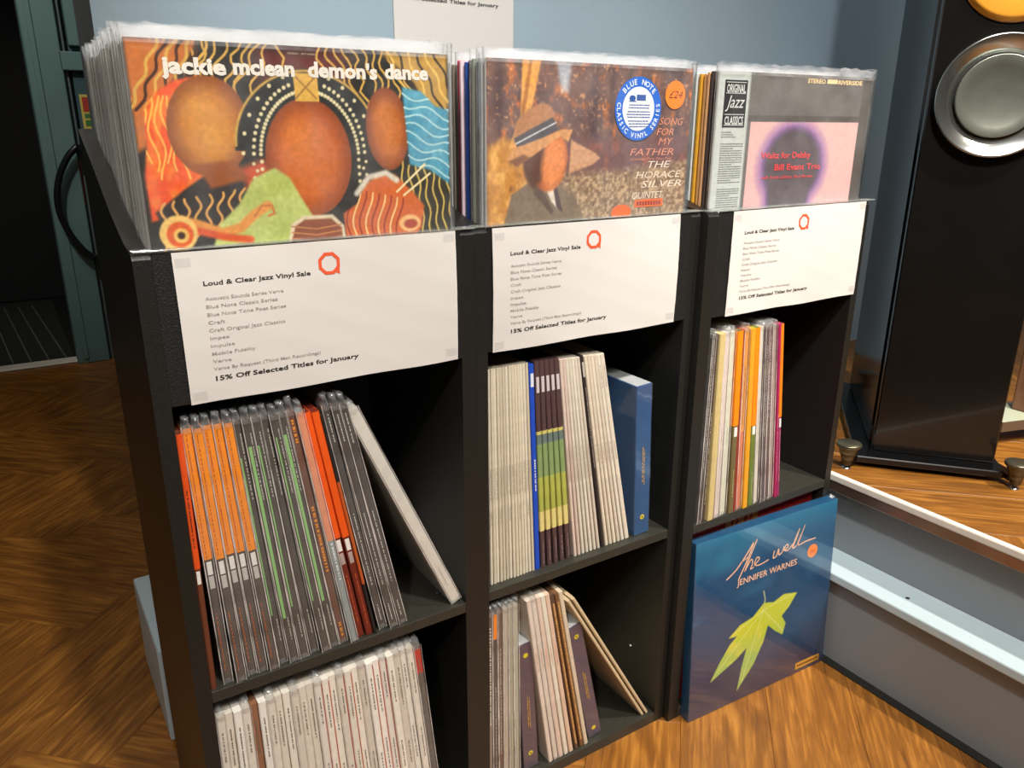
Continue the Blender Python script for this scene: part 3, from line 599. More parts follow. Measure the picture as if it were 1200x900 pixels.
mb = MB(); disc(mb, 0.286, JH - 0.033, 0.0175, 0.0175, -0.0017); mb.build('price_sticker', mat('price_orange', (255, 134, 24), 0.45, noise=0.04), t, label='orange round price sticker marked with a handwritten figure')
mb = MB()
text(mb, '£24', 0.275, 0.299, JH - 0.037, 0.0095, y=-0.0019, bold=-0.004, shear=0.3)
mb.build('price_lettering', mat('pen_brown', (92, 34, 20), 0.5, noise=0.03), t)

# --- album 3: grey and pink cover with side strip
t = album('album', 'jazz album in front of the right unit, grey and pink cover with dark oval', 0.7575, 0.0240 - 0.013, Z0, yaw=-0.050, cat='record album', seed=13, w=0.3165)
c = Canvas(316.5, 194, 1.0, (104, 100, 96))
n = c.noise(60, 60, 31); n2 = c.noise(4, 4, 33, 2)
c.put(np.clip(n * 2 - 0.6, 0, 1) * (c.Z < 66), (118, 114, 106), 0.8); c.put((c.Z > 56) * (c.Z < 65) * 1.0, (84, 78, 74), 0.8)
pk = ((c.X > 66) & (c.X < 296) & (c.Z > 65)) * 1.0; c.put(pk, (220, 176, 170)); c.put(pk * np.clip((c.Z - 120) / 90, 0, 1), (206, 158, 160), 0.5)
h1 = np.maximum(c.ell(160, 128, 70, 62, 22), c.poly([(98, 128), (222, 128), (200, 200), (110, 200)], 22)); c.put(np.clip(h1, 0, 1) * pk, (126, 88, 158)); c.put(np.clip(np.maximum(c.ell(160, 128, 60, 54, 12), c.poly([(104, 128), (216, 128), (192, 200), (118, 200)], 10)), 0, 1) * pk, (90, 80, 84))
c.put((c.X > 296) * 1.0, (84, 78, 72)); c.put((c.X < 59) * 1.0, (190, 196, 188)); c.put(((c.X >= 58) & (c.X < 60)) * 1.0, (150, 156, 150))
c.c = np.clip(c.c * (0.96 + 0.08 * n2[..., None]), 0, 1)
c.mesh('printed_cover', PRINT, t, y=-0.0004, ztop=JH)
mb = MB()
def tx(s_, x0, x1, zt_, h, **k): text(mb, s_, x0 / 1000, x1 / 1000, JH - zt_ / 1000, h / 1000, y=-0.0010, **k)
tx('Waltz for Debby', 92, 196, 116, 9, bold=0.02); tx('Bill Evans Trio', 122, 220, 133, 9, bold=0.02); tx('with Scott LaFaro, Paul Motian', 96, 206, 145, 4.4, bold=0.01)
mb.build('title_lettering', mat('title_red', (226, 66, 70), 0.5, noise=0.04), t, label='red title lettering')
mb = MB(); tx('STEREO', 172, 210, 11, 6.2, bold=0.03); tx('RIVERSIDE', 238, 292, 11.5, 6.2, bold=0.03); mb.box(0.214, 0.236, -0.001, -0.0008, JH - 0.011, JH - 0.005); mb.build('label_lettering', mat('title_gold', (246, 214, 160), 0.5, noise=0.04), t)
mb = MB(); mb.box(0.011, 0.053, -0.0008, -0.0006, JH - 0.073, JH - 0.011); mb.build('strip_logo_block', mat('logo_black', (34, 34, 34), 0.5, noise=0.04), t, label='black logo block on the grey side strip')
mb = MB()
for (za, zb) in ((0.0135, 0.0285), (0.0555, 0.0705)):
    mb.box(0.0135, 0.0505, -0.0011, -0.0009, JH - za - 0.0008, JH - za); mb.box(0.0135, 0.0505, -0.0011, -0.0009, JH - zb, JH - zb + 0.0008)
def tl(s_, x0, x1, zt_, h, **k): text(mb, s_, x0 / 1000, x1 / 1000, JH - zt_ / 1000, h / 1000, y=-0.0012, **k)
tl('ORIGINAL', 14.5, 49.5, 27, 11, bold=0.02); tl('Jazz', 14, 50, 47, 17, bold=0.0, shear=0.35); tl('CLASSICS', 14.5, 49.5, 69, 11, bold=0.02)
mb.build('strip_logo_lettering', mat('logo_white', (214, 218, 212), 0.5, noise=0.04), t)
mb = MB(); rn = random.Random(9)
for k in range(34):
    if k in (3, 4, 23, 24): continue
    zz = 0.080 + k * 0.0031; x = 0.011; xe = 0.054 if (k % 7) else 0.036
    if k < 3: xe = 0.03 + 0.004 * k
    while x < xe: L = rn.uniform(0.002, 0.006); mb.box(x, min(x + L, xe), -0.0008, -0.0006, JH - zz, JH - zz + 0.0011); x += L + 0.001
mb.build('strip_small_print', mat('strip_ink', (120, 124, 120), 0.6, noise=0.04), t)

# ------------------------------------------------ the records filed behind the front albums
def pack(x, items, zj, group, lab, seed, w=JW):
    rnd = random.Random(seed)
    for k, (y, th, rgb, film) in enumerate(items):
        m = mat('card_%d_%d_%d' % rgb, rgb, 0.55, noise=0.12, nscale=70)
        o = thing('filed_record', lab(k), 'record', (x + rnd.uniform(-0.0025, 0.003), y, Z0 + rnd.uniform(-0.001, zj)), (0, 0, rnd.uniform(-0.004, 0.004)), group)
        jacket_box(MB(), w, th, 0.313 + rnd.uniform(-0.002, 0.001), c=min(0.0007, th * 0.3)).build('jacket', m, o)
        if film: film_box(w, th, 0.314, top=0.0115 + rnd.uniform(-0.003, 0.004), side=0.0045, seed=seed * 100 + k).build('plastic_sleeve', [FILM, FILM_MILK], o)
ORD = ['first', 'second', 'third', 'fourth', 'fifth', 'sixth', 'seventh', 'eighth', 'ninth', 'tenth', 'eleventh', 'twelfth', 'thirteenth', 'fourteenth', 'fifteenth', 'sixteenth', 'seventeenth', 'eighteenth', 'nineteenth', 'twentieth', 'twenty-first', 'twenty-second', 'twenty-third', 'twenty-fourth', 'twenty-fifth', 'twenty-sixth', 'twenty-seventh', 'twenty-eighth', 'twenty-ninth', 'thirtieth', 'thirty-first', 'thirty-second', 'thirty-third', 'thirty-fourth', 'thirty-fifth', 'thirty-sixth']
rnd = random.Random(77); its = []; y = 0.0085; k = 0
while y < 0.288:
    th = rnd.uniform(0.0045, 0.0062); v = rnd.choice([(206, 200, 186), (186, 180, 166), (216, 210, 198), (170, 164, 152), (198, 194, 182)])
    if k in (14, 27): v = (70, 66, 60)
    its.append((y, th, v, True)); y += th + rnd.uniform(0.0022, 0.0035); k += 1
pack(0.019, its, 0.003, 'records filed behind the flame-coloured album', lambda k: 'clear-sleeved record filed %s behind the flame-coloured album in the left bin' % ORD[k], 3)
cols = [(196, 196, 190), (188, 186, 178), (60, 54, 48), (150, 156, 140), (206, 204, 196), (40, 40, 42), (40, 84, 170), (214, 190, 196), (206, 40, 74), (190, 188, 180), (120, 110, 96), (200, 198, 190), (214, 212, 206), (150, 150, 144), (190, 186, 180), (170, 160, 150), (60, 60, 60), (196, 190, 180), (150, 60, 50), (190, 190, 184)]
y = 0.0145; its = []
for k, v in enumerate(cols): th = 0.0042 if k not in (5, 6) else 0.0055; its.append((y, th, v, k in (0, 1, 4, 9, 12))); y += th + 0.0022
pack(0.3875, its, 0.002, 'records filed behind the autumn album', lambda k: 'record edge filed %s behind the autumn album in the middle bin' % ORD[k], 4)
cols = [(70, 56, 52), (226, 170, 116), (216, 160, 100), (206, 150, 40), (196, 200, 196), (224, 224, 216), (110, 180, 214), (120, 190, 220), (60, 60, 60), (190, 190, 184), (150, 140, 130), (220, 216, 210), (90, 80, 80), (200, 196, 190)]
y = 0.0235; its = []
for k, v in enumerate(cols): th = 0.0046; its.append((y, th, v, k in (5, 6, 9))); y += th + 0.0024
pack(0.7575, its, 0.002, 'records filed behind the grey and pink album', lambda k: 'record edge filed %s behind the grey and pink album in the right bin' % ORD[k], 5)

# ================================================================== BOX SET LEANING BELOW THE RIGHT UNIT
BW, BH, BT = 0.338, 0.338, 0.020
t = thing('record_box_set', 'blue record box with a yellow-green leaf leaning at the foot of the right unit', 'box set', (0.762, -0.0335, 0.0005), (math.radians(-3.0), 0, -0.049))
MB().box(0, BW, 0, BT, 0, BH, c=0.0012).build('box', mat('box_navy', (24, 78, 116), 0.35, noise=0.1, nscale=9), t)
c = Canvas(BW * 1000, BH * 1000, 1.5, (22, 84, 132)); n = c.noise(70, 50, 41, 3); n2 = c.noise(120, 90, 45, 2)
g = np.clip(c.Z / 338, 0, 1); c.put(np.clip(1 - g * 5, 0, 1), (44, 150, 190), 0.8); c.put(np.clip((g - 0.3) * 1.3, 0, 1), (36, 56, 98), 0.8)
c.put(np.clip(n * 2.6 - 1.1, 0, 1) * (g < 0.45), (52, 148, 186), 0.6); c.put(np.clip(n2 * 2.6 - 1.2, 0, 1) * (g > 0.4), (26, 104, 152), 0.6); c.put(c.ell(230, 240, 90, 26, 40, -0.4), (60, 128, 176), 0.5)
def L(pts): return [(x * 1000.0, z * 1000.0) for x, z in pts]
leaf = [(0.166, 0.158), (0.190, 0.164), (0.216, 0.156), (0.250, 0.163), (0.232, 0.186), (0.214, 0.200), (0.226, 0.218), (0.220, 0.240), (0.200, 0.226), (0.180, 0.208), (0.172, 0.236), (0.150, 0.276), (0.112, 0.318), (0.120, 0.274), (0.130, 0.236), (0.104, 0.252), (0.046, 0.276), (0.066, 0.244), (0.088, 0.216), (0.104, 0.204), (0.084, 0.202), (0.110, 0.184), (0.140, 0.178)]
c.put(np.clip((g - 0.45) * 2.2, 0, 1), (64, 58, 84), 0.55); c.c = c.c * 0.86  # purple-grey lower part: reflection in the wrap painted into the cover colour
m = c.poly(L(leaf), 1.4); c.put(m, (206, 214, 56)); c.put(m * np.clip((c.Z - 200) / 60, 0, 1), (160, 200, 120), 0.8); c.put(m * np.clip(c.noise(16, 16, 50) * 3 - 1.5, 0, 1), (228, 220, 90), 0.7)
for q in ((0.240, 0.163), (0.220, 0.232), (0.122, 0.304), (0.060, 0.262), (0.098, 0.197)): c.put(c.line(L([(0.166, 0.172), q]), 1.2) * m, (238, 238, 160))
c.put(c.line(L([(0.166, 0.170), (0.168, 0.150), (0.163, 0.134)]), 2.2), (206, 206, 150))
c.mesh('printed_cover', PRINT_GLOSS, t, y=-0.0004, ztop=BH)
def stroke(mb, pts, w, y=-0.0008):
    P = [Vector((p[0], p[1])) for p in pts]; vs = []
    for k, p in enumerate(P):
        d = (P[min(k + 1, len(P) - 1)] - P[max(k - 1, 0)]).normalized(); n = Vector((-d.y, d.x)); e = w * (0.35 if k in (0, len(P) - 1) else 1) * 0.5
        vs += [(p.x + n.x * e, y, BH - p.y - n.y * e), (p.x - n.x * e, y, BH - p.y + n.y * e)]
    mb.add(vs, [(2 * k, 2 * k + 1, 2 * k + 3, 2 * k + 2) for k in range(len(P) - 1)])
def smooth(pts, n=6):
    out = []; P = [pts[0]] + list(pts) + [pts[-1]]
    for i in range(1, len(P) - 2):
        for k in range(n):
            s = k / n; q = []
            for a in (0, 1):
                p0, p1, p2, p3 = P[i - 1][a], P[i][a], P[i + 1][a], P[i + 2][a]
                q.append(0.5 * (2 * p1 + (p2 - p0) * s + (2 * p0 - 5 * p1 + 4 * p2 - p3) * s * s + (3 * p1 - p0 - 3 * p2 + p3) * s ** 3))
            out.append(tuple(q))
    return out + [pts[-1]]
mb = MB()
for pts, w in (([(0.070, 0.085), (0.092, 0.072), (0.112, 0.052), (0.130, 0.030)], 0.0028), ([(0.130, 0.032), (0.116, 0.062), (0.098, 0.094)], 0.0026),
               ([(0.100, 0.062), (0.126, 0.052)], 0.0020), ([(0.138, 0.026), (0.122, 0.058), (0.112, 0.082)], 0.0026), ([(0.112, 0.082), (0.126, 0.062), (0.130, 0.070), (0.126, 0.080), (0.134, 0.078)], 0.0022),
               ([(0.134, 0.076), (0.146, 0.066), (0.140, 0.062), (0.135, 0.073), (0.146, 0.078), (0.170, 0.074)], 0.0022),
               ([(0.182, 0.060), (0.180, 0.074), (0.188, 0.072), (0.192, 0.060), (0.194, 0.072), (0.202, 0.068), (0.206, 0.058)], 0.0024), ([(0.206, 0.068), (0.216, 0.062), (0.212, 0.057), (0.206, 0.066), (0.216, 0.069), (0.228, 0.060)], 0.0022),
               ([(0.226, 0.066), (0.242, 0.034), (0.236, 0.050), (0.228, 0.068), (0.238, 0.066)], 0.0024), ([(0.238, 0.066), (0.256, 0.030), (0.246, 0.052), (0.242, 0.066), (0.262, 0.064), (0.288, 0.064)], 0.0024)):
    stroke(mb, smooth(pts), w)
mb.build('script_lettering', mat('script_peach', (248, 196, 158), 0.45, noise=0.04), t, label='peach handwritten title')
mb = MB(); text(mb, 'JENNIFER WARNES', 0.096, 0.242, BH - 0.104, 0.012, y=-0.0008, bold=0.012); mb.build('artist_lettering', mat('script_peach', (248, 196, 158)), t)
mb = MB(); disc(mb, 0.281, BH - 0.088, 0.013, 0.013, -0.0010); mb.build('price_sticker', mat('price_orange', (255, 134, 24)), t, label='orange round price sticker')
mb = MB(); stroke(mb, smooth([(0.275, 0.086), (0.277, 0.092), (0.280, 0.086), (0.283, 0.092), (0.287, 0.084)]), 0.0012, y=-0.0013); mb.build('pen_marks', mat('pen_orange', (196, 84, 20), 0.5, noise=0.03), t)
mb = MB().box(0.262, 0.326, -0.0009, -0.0005, 0.008, 0.021); mb.build('gold_label', mat('gold_label', (216, 160, 60), 0.4, noise=0.06), t)
mb = MB()
for k in range(12): mb.box(0.266 + k * 0.0048, 0.2695 + k * 0.0048, -0.0012, -0.001, 0.0125, 0.0165)
mb.build('gold_label_print', mat('gold_label_ink', (110, 70, 24), 0.5, noise=0.05), t)
mb = MB().box(-0.0012, BW + 0.0012, -0.0018, BT + 0.0012, 0.0, BH + 0.0015, c=0.0014); mb.build('shrink_wrap', FILM_WRAP, t)
mb = MB(); rn = random.Random(4)
P = [(BW - 0.006 + rn.uniform(-0.006, 0.006), BT / 2 + rn.uniform(-0.008, 0.008), BH + rn.uniform(0.0, 0.005)) for k in range(16)]
mb.add(P, [(k, k + 1, k + 2) for k in range(14)]); mb.build('wrap_fold', FILM_MILK, t)
# record standing behind the box, red with gold lettering
t = thing('leaning_record', 'dark red record with gold lettering standing behind the blue box', 'record', (0.768, 0.003, 0.0195), (math.radians(-0.6), 0, 0.0))
MB().box(0, 0.312, 0, 0.006, 0, 0.332, c=0.0008).build('jacket', mat('card_oxblood', (150, 30, 26), 0.45, noise=0.15, nscale=20), t)
mb = MB()
for k, (a_, b_) in enumerate(((0.085, 0.098), (0.104, 0.110), (0.116, 0.131), (0.138, 0.144), (0.150, 0.165))): mb.box(a_, b_, -0.0005, -0.0002, 0.302, 0.326)
mb.build('gold_marks', mat('gold_dull', (170, 110, 60), 0.4, noise=0.1), t)

# ================================================================== RECORDS STANDING ON THE SHELVES (spines to the front)
def cm(rgb, rough=0.55): return mat('card_%d_%d_%d' % tuple(rgb), rgb, rough, noise=0.12, nscale=70)
def spine_marks(mb, th, spans, w, seed, x=None, y=-0.0004):
    rn = random.Random(seed)
    for (z0, z1) in spans:
        z = z1; xx = th * 0.5 if x is None else x
        while z > z0:
            Ln = rn.uniform(0.0012, 0.0042); mb.add([(xx - w / 2, y, z - Ln), (xx + w / 2, y, z - Ln), (xx + w / 2, y, z), (xx - w / 2, y, z)], [(0, 1, 2, 3)]); z -= Ln + rn.choice([0.0008, 0.0008, 0.0022])
def sleeve(th, w, h, seed, top=0.012):
    """clear outer sleeve, folded round the spine, crinkled and open at the top"""
    rnd = random.Random(seed); e = 0.0007; vs = []; fs = []; ms = []
    rows = [(-0.0002, 0.0), (0.008, 0.0022), (h * 0.5, 0.0012), (h - 0.004, 0.0016), (h + 0.003, 0.0034), (h + top * 0.7, 0.0034), (h + top, 0.0022)]
    for k, (z, by) in enumerate(rows):
        j = 0.0004 if k < 4 else 0.0012; q = 0.0 if k < 4 else (0.10 if k == 4 else 0.2)
        X0 = -e + th * q + rnd.uniform(-j, j) * 0.3; X1 = th + e - th * q + rnd.uniform(-j, j) * 0.3
        b = by * rnd.uniform(0.7, 1.5)
        pr = [(X0, w), (X0, 0.02), (X0, 0.0), (X0 + th * 0.2, -b * 0.8), (th * 0.5, -b - 0.0004), (X1 - th * 0.2, -b * 0.8), (X1, 0.0), (X1, 0.02), (X1, w)]
        vs += [(x, y, z + (rnd.uniform(-0.002, 0.002) if k > 4 else 0)) for x, y in pr]
    n = 9
    for k in range(len(rows) - 1):
        for i in range(n - 1):
            fs.append((k * n + i, k * n + i + 1, (k + 1) * n + i + 1, (k + 1) * n + i)); ms.append(1 if (k >= 3 or (k == 0 and 1 < i < 7)) else (1 if i in (2, 6) and False else 0))
    top0 = (len(rows) - 1) * n
    for i in range(4): fs.append((top0 + i, top0 + i + 1, top0 + 7 - i, top0 + 8 - i)); ms.append(1)
    # pale strips paint the glint on the film's two creased edges beside the spine
    mb = MB(); mb.add(vs, fs, 0, True); mb.m = ms
    for s_ in (0, 1):
        xx = -e if s_ == 0 else th + e; q = 0.0005
        o = len(mb.v); P = []
        for k, (z, by) in enumerate(rows[:5]): dx = rnd.uniform(-0.0002, 0.0002); P += [(xx - q + dx, -0.0004 - by * 0.5, z), (xx + q + dx, -0.0006 - by * 0.5, z)]
        mb.add(P, [(2 * k, 2 * k + 1, 2 * k + 3, 2 * k + 2) for k in range(4)], 2)
    return mb
def shelf_record(name, lab, xb, xt, th, z0, yf, h=0.313, body=(90, 80, 72), bands=(), marks=(), mink=(220, 214, 200), film=False, group=None, seed=0, cat='record', depth=0.285, mw=0.0011, mx=None, top=0.012, yaw=0.0, round_=True):
    a = math.asin(max(-0.9, min(0.9, (xt - xb) / h)))
    lift = th * math.sin(a) if a > 0 else 0.0
    o = thing(name, lab, cat, (xb, yf, z0 + lift + 0.0003), (0, a, yaw), group)
    c = min(0.0011, th * 0.28)
    pts = [(c, 0), (th - c, 0), (th, c), (th, depth), (0, depth), (0, c)]
    MB().prism(pts, 'z', 0, h).build('jacket', cm(body), o)
    for bn, z1, z2, rgb, part in [(b + ('spine_band',))[:5] if len(b) == 4 else b for b in bands]:
        p2 = [(c * 0.6 - 0.0002, -0.0003), (th - c * 0.6 + 0.0002, -0.0003), (th + 0.0002, c), (th + 0.0002, 0.055), (th - 0.0005, 0.055), (th - 0.0005, c), (0.0005, c), (0.0005, 0.055), (-0.0002, 0.055), (-0.0002, c)]
        if bn == 'lab': p2 = [(th * 0.2, -0.0006), (th * 0.8, -0.0006), (th * 0.8, 0.0002), (th * 0.2, 0.0002)]
        b_ = MB().prism(p2, 'z', z1 * h, z2 * h).build(part, cm(rgb, 0.45), o)
    if marks:
        mb = MB()
        for q in marks: spine_marks(mb, th, [(q[0] * h, q[1] * h)], mw, seed * 7 + 1, x=mx, y=-0.0008)
        mb.build('spine_print', mat('print_%d_%d_%d' % tuple(mink), mink, 0.6, noise=0.03), o, kind='stuff')
    if film: sleeve(th, depth, h, seed, top).build('plastic_sleeve', [FILM, CRINKLE, FILM_EDGE], o)
    return o
ZSH, ZBO = 0.372, 0.0185
DG = (86, 76, 68)   # dull brown-grey spine
# ---------------- left unit, upper shelf
OB = [('obi', 0.515, 1.0, (252, 148, 26), 'orange_band'), ('lab', 0.455, 0.505, (236, 232, 224), 'white_label'), ('lab', 0.40, 0.448, (196, 192, 184), 'grey_label')]
GRP = 'records on the upper shelf of the left unit'
yL = 0.0045 - 0.0057
def R1(i, lab, xb, xt, th, **k): return shelf_record('record', lab, xb, xt, th, ZSH, yL + 0.003 * math.sin(i * 2.3), group=GRP, seed=100 + i, **k)
R1(0, 'thin red-orange record spine against the left side, upper shelf of the left unit', 0.0175, 0.0170, 0.0065, h=0.309, body=(110, 58, 36), bands=[('obi', 0.5, 1.0, (228, 84, 30), 'orange_band'), ('lab', 0.44, 0.49, (230, 226, 216), 'white_label')], marks=[(0.58, 0.80)], mink=(90, 36, 20))
for i, (xb, xt) in enumerate([(0.0330, 0.0240), (0.0465, 0.0335), (0.0600, 0.0435), (0.0720, 0.0535), (0.0845, 0.0635)]):
    R1(i + 1, 'bright orange-topped record spine, %s of the five orange ones on the left unit' % ORD[i], xb, xt, 0.0088, body=DG, bands=OB, marks=[(0.53, 0.98), (0.06, 0.3)], mink=(196, 96, 30), film=True, mx=0.003)
GN = (146, 196, 120)
gd = [(0.0965, 0.0730, 0.22, 0.86), (0.1085, 0.0825, 0.20, 0.90), (0.1210, 0.0920, 0.24, 0.9), (0.1345, 0.1015, 0.0, 0.0), (0.1470, 0.1110, 0.24, 0.92), (0.1590, 0.1205, 0.22, 0.92)]
for i, (xb, xt, z1, z2) in enumerate(gd):
    th = 0.0088; bd = []
    o = R1(i + 6, 'grey-brown record spine with %s, %s right of the orange-topped ones' % ('a pale green line' if z2 else 'no green line', ORD[i]), xb, xt, th, body=(78, 72, 64), marks=[(0.70, 0.95), (0.1, 0.2)], mink=(190, 188, 176), film=True, mx=0.006)
    if z2: MB().box(th * 0.12, th * (0.3 if i not in (1, 5) else 0.5), -0.0007, 0.001, z1 * 0.313, z2 * 0.313).build('green_line', mat('spine_green', GN, 0.5, noise=0.1), o)
R1(12, 'brown record spine with orange lettering in a loose clear sleeve, left unit upper shelf', 0.1712, 0.1300, 0.0088, body=(112, 74, 56), marks=[(0.34, 0.62), (0.88, 0.97), (0.03, 0.10)], mink=(226, 140, 40), film=True, mw=0.003, top=0.018)
R1(13, 'salmon and white record spine left of the two red-orange ones', 0.1838, 0.1395, 0.0078, body=(150, 160, 158), bands=[('obi', 0.47, 1.0, (232, 150, 112), 'salmon_band')], marks=[(0.3, 0.46)], mink=(230, 232, 230), film=True, mw=0.002)
for i, (xb, xt) in enumerate([(0.1940, 0.1482), (0.2048, 0.1573)]):
    R1(14 + i, ('left' if i == 0 else 'right') + ' one of the two red-orange record spines with white labels, left unit', xb, xt, 0.0085, h=0.309, body=(116, 40, 24), bands=[('obi', 0.47, 1.0, (240, 92, 26), 'orange_band'), ('lab', 0.41, 0.46, (238, 234, 226), 'white_label'), ('lab', 0.35, 0.40, (180, 160, 150), 'grey_label')], marks=[(0.06, 0.3)], mink=(200, 90, 50))
R1(16, 'thin black and orange record spine beside the red-orange pair', 0.2142, 0.1662, 0.0035, h=0.305, body=(38, 32, 32), bands=[('obi', 0.25, 0.72, (190, 90, 40), 'orange_band')])
for i, (xb, xt, th) in enumerate([(0.2238, 0.1702, 0.0086), (0.2368, 0.1798, 0.0084), (0.2498, 0.1892, 0.0088)]):
    R1(17 + i, 'dark grey sleeved record spine, %s of three before the leaning white one' % ORD[i], xb, xt, th, body=(74, 68, 62), marks=[(0.22, 0.55), (0.04, 0.12), (0.86, 0.97)], mink=(206, 204, 194), film=True, top=0.016)
o = R1(20, 'thick white record leaning steeply across the gap on the left unit upper shelf', 0.3270, 0.1985, 0.0145, h=0.322, body=(224, 218, 204), film=True, marks=[(0.1, 0.2)], mink=(190, 180, 160))
MB().box(0.0002, 0.0007, 0.006, 0.27, 0.01, 0.31).build('inner_edge_pages', mat('page_cream', (196, 184, 150), 0.6, noise=0.15, nscale=40), o)
# ---------------- left unit, bottom shelf: white spines
GRP = 'white-spined records on the bottom shelf of the left unit'
N = 27
for i in range(N):
    f = i / (N - 1); xb = 0.0175 + f * (0.2955 - 0.0175); xt = 0.0185 + f * (0.2665 - 0.0185); rn = random.Random(900 + i)
    th = 0.0093 if i not in (1, 4, 7) else 0.0088
    v = rn.choice([(240, 232, 216), (232, 224, 208), (244, 238, 226), (226, 216, 200)]); bd = []; sub = 'white'
    if i == 4: v = (150, 104, 74); sub = 'brown-edged'
    if i == N - 1: v = (96, 90, 84); bd = [('obi', 0.86, 0.985, (196, 48, 34), 'red_band')]; sub = 'grey'
    lab = '%s record spine, %s from the left on the left unit bottom shelf' % (sub, ORD[i])
    if i == N - 1: lab = 'grey record spine with a red top, last on the left unit bottom shelf'
    o = shelf_record('record', lab, xb, xt, th, ZBO, yL + 0.002 * math.sin(i * 1.9), body=v, bands=bd, marks=[(0.80 - 0.03 * (i % 3), 0.93), (0.42, 0.60 - 0.02 * (i % 4)), (0.12, 0.26)], mink=(120, 108, 96), film=(i % 3 == 0 or i > 22), group=GRP, seed=300 + i, mw=0.0014)
    if i in (12, 13, 15, 16, 19, 20, 21): MB().box(th - 0.0010, th - 0.0001, -0.0006, 0.001, 0.003, 0.309).build('red_line', mat('spine_red', (190, 74, 52), 0.5, noise=0.1), o)
# ---------------- middle unit, upper shelf
GRP = 'thin cream record spines at the left of the middle unit upper shelf'; yM = 0.013
for i in range(14):
    f = i / 13.0; xb = 0.3945 + f * (0.4640 - 0.3945); xt = 0.3905 + f * (0.4485 - 0.3905); rn = random.Random(1200 + i)
    v = rn.choice([(224, 212, 186), (216, 204, 178), (228, 218, 196), (208, 196, 172)])
    shelf_record('record', 'thin cream record spine, %s from the left on the middle unit upper shelf' % ORD[i], xb, xt, 0.0040, ZSH, yM + rn.uniform(-0.0008, 0.0008), body=v, marks=[(0.42, 0.56)] + ([(0.3, 0.36)] if i % 3 == 0 else []), mink=(186, 176, 156), group=GRP, seed=500 + i, mw=0.0012)
shelf_record('record', 'royal blue record spine between the cream and the brown ones', 0.4695, 0.4535, 0.0075, ZSH, yM, h=0.310, body=(28, 76, 190), bands=[('lab', 0.90, 0.96, (226, 228, 232), 'white_label')], marks=[(0.40, 0.56)], mink=(210, 214, 230), group='records on the upper shelf of the middle unit', seed=520, mw=0.002)
for i in range(5):
    xb = 0.4795 + i * 0.0112; xt = 0.4620 + i * 0.0079
    shelf_record('record', 'purple-brown record spine with a green and yellow middle, %s of five' % ORD[i], xb, xt, 0.0074, ZSH, yM, body=(84, 60, 60), bands=[('obi', 0.665, 0.68, (206, 196, 110)), ('obi', 0.62, 0.664, (106, 122, 116)), ('obi', 0.46, 0.62, (134, 156, 100)), ('obi', 0.29, 0.46, (172, 176, 82)), ('obi', 0.19, 0.29, (222, 206, 130)), ('lab', 0.86, 0.93, (206, 196, 196), 'white_label')], marks=[(0.03, 0.14)], mink=(150, 130, 128), group='purple-brown records with green middles', seed=530 + i)
for i in range(7):
    xb = 0.5385 + i * 0.0073; xt = 0.5025 + i * 0.0049; v = [(222, 200, 184), (214, 192, 178), (222, 212, 192), (216, 206, 186), (226, 218, 200), (220, 208, 188), (212, 200, 182)][i]
    shelf_record('record', 'cream record spine, %s right of the green-banded ones on the middle unit' % ORD[i], xb, xt, 0.0047, ZSH, yM, h=0.311, body=v, marks=[(0.40, 0.58)], mink=(186, 172, 154), group='cream records right of the green-banded ones', seed=540 + i)
shelf_record('record', 'black record spine between the two cream blocks of the middle unit', 0.5900, 0.5375, 0.0048, ZSH, yM, body=(48, 38, 36), bands=[('lab', 0.9, 0.97, (200, 190, 180), 'white_label')], marks=[(0.45, 0.85)], mink=(176, 160, 150), group='records on the upper shelf of the middle unit', seed=549)
for i in range(6):
    xb = 0.5975 + i * 0.0078; xt = 0.5435 + i * 0.0056; v = [(224, 210, 186), (216, 202, 180), (226, 214, 192), (214, 200, 180), (226, 218, 200), (222, 210, 190)][i]
    shelf_record('record', 'cream record spine, %s right of the black one on the middle unit' % ORD[i], xb, xt, 0.0054 if i < 5 else 0.0075, ZSH, yM, h=0.312, body=v, marks=[(0.46, 0.56)] + ([(0.84, 0.95)] if i > 3 else []), mink=(176, 160, 142), group='cream records right of the black one', seed=550 + i)
def box_set(lab, xb, xt, th, z0, h, body, side, badge_z, seed, depth=0.25, yf=0.012, badge2=None, yaw=0.0):
    a = math.asin((xt - xb) / h); o = thing('record_box_set', lab, 'box set', (xb, yf, z0 + 0.0004), (0, a, yaw), None)
    MB().box(0, th, 0, depth, 0, h, c=0.0009).build('box', cm(body, 0.3), o)
    MB().box(0.0012, th - 0.0012, 0.002, depth - 0.001, h - 0.0004, h + 0.0003).build('lid_edge', mat('box_top_pale', (196, 200, 200), 0.4, noise=0.08), o, label='pale grey top edge')
    mb = MB(); cx = th * 0.5
    for bz in [b for b in (badge_z, badge2) if b]:
        mb.add([(cx + (0.0048 if k % 2 == 0 else 0.0036) * math.cos(k * math.pi / 10), -0.0007, bz + (0.0048 if k % 2 == 0 else 0.0036) * math.sin(k * math.pi / 10)) for k in range(20)], [tuple(range(20))])
    mb.build('round_badge', mat('badge_yellow', (226, 206, 40), 0.5, noise=0.05), o)
    mb = MB(); disc(mb, cx, badge_z, 0.0016, 0.0016, -0.0010, 12); mb.build('badge_centre', mat('badge_dark', (90, 80, 40), 0.5, noise=0.05), o)
    mb = MB(); spine_marks(mb, th, [(h * 0.36, h * 0.60)], 0.0016, seed, x=cx - 0.001, y=-0.0008); spine_marks(mb, th, [(h * 0.34, h * 0.58)], 0.0014, seed + 1, x=cx + 0.0022, y=-0.0008)
    mb.build('spine_print', mat('badge_gold', (214, 168, 60), 0.5, noise=0.05), o)
    MB().box(-0.0008, th + 0.0008, -0.0011, depth, -0.0002, h + 0.001, c=0.001).build('shrink_wrap', FILM_WRAP, o); return o
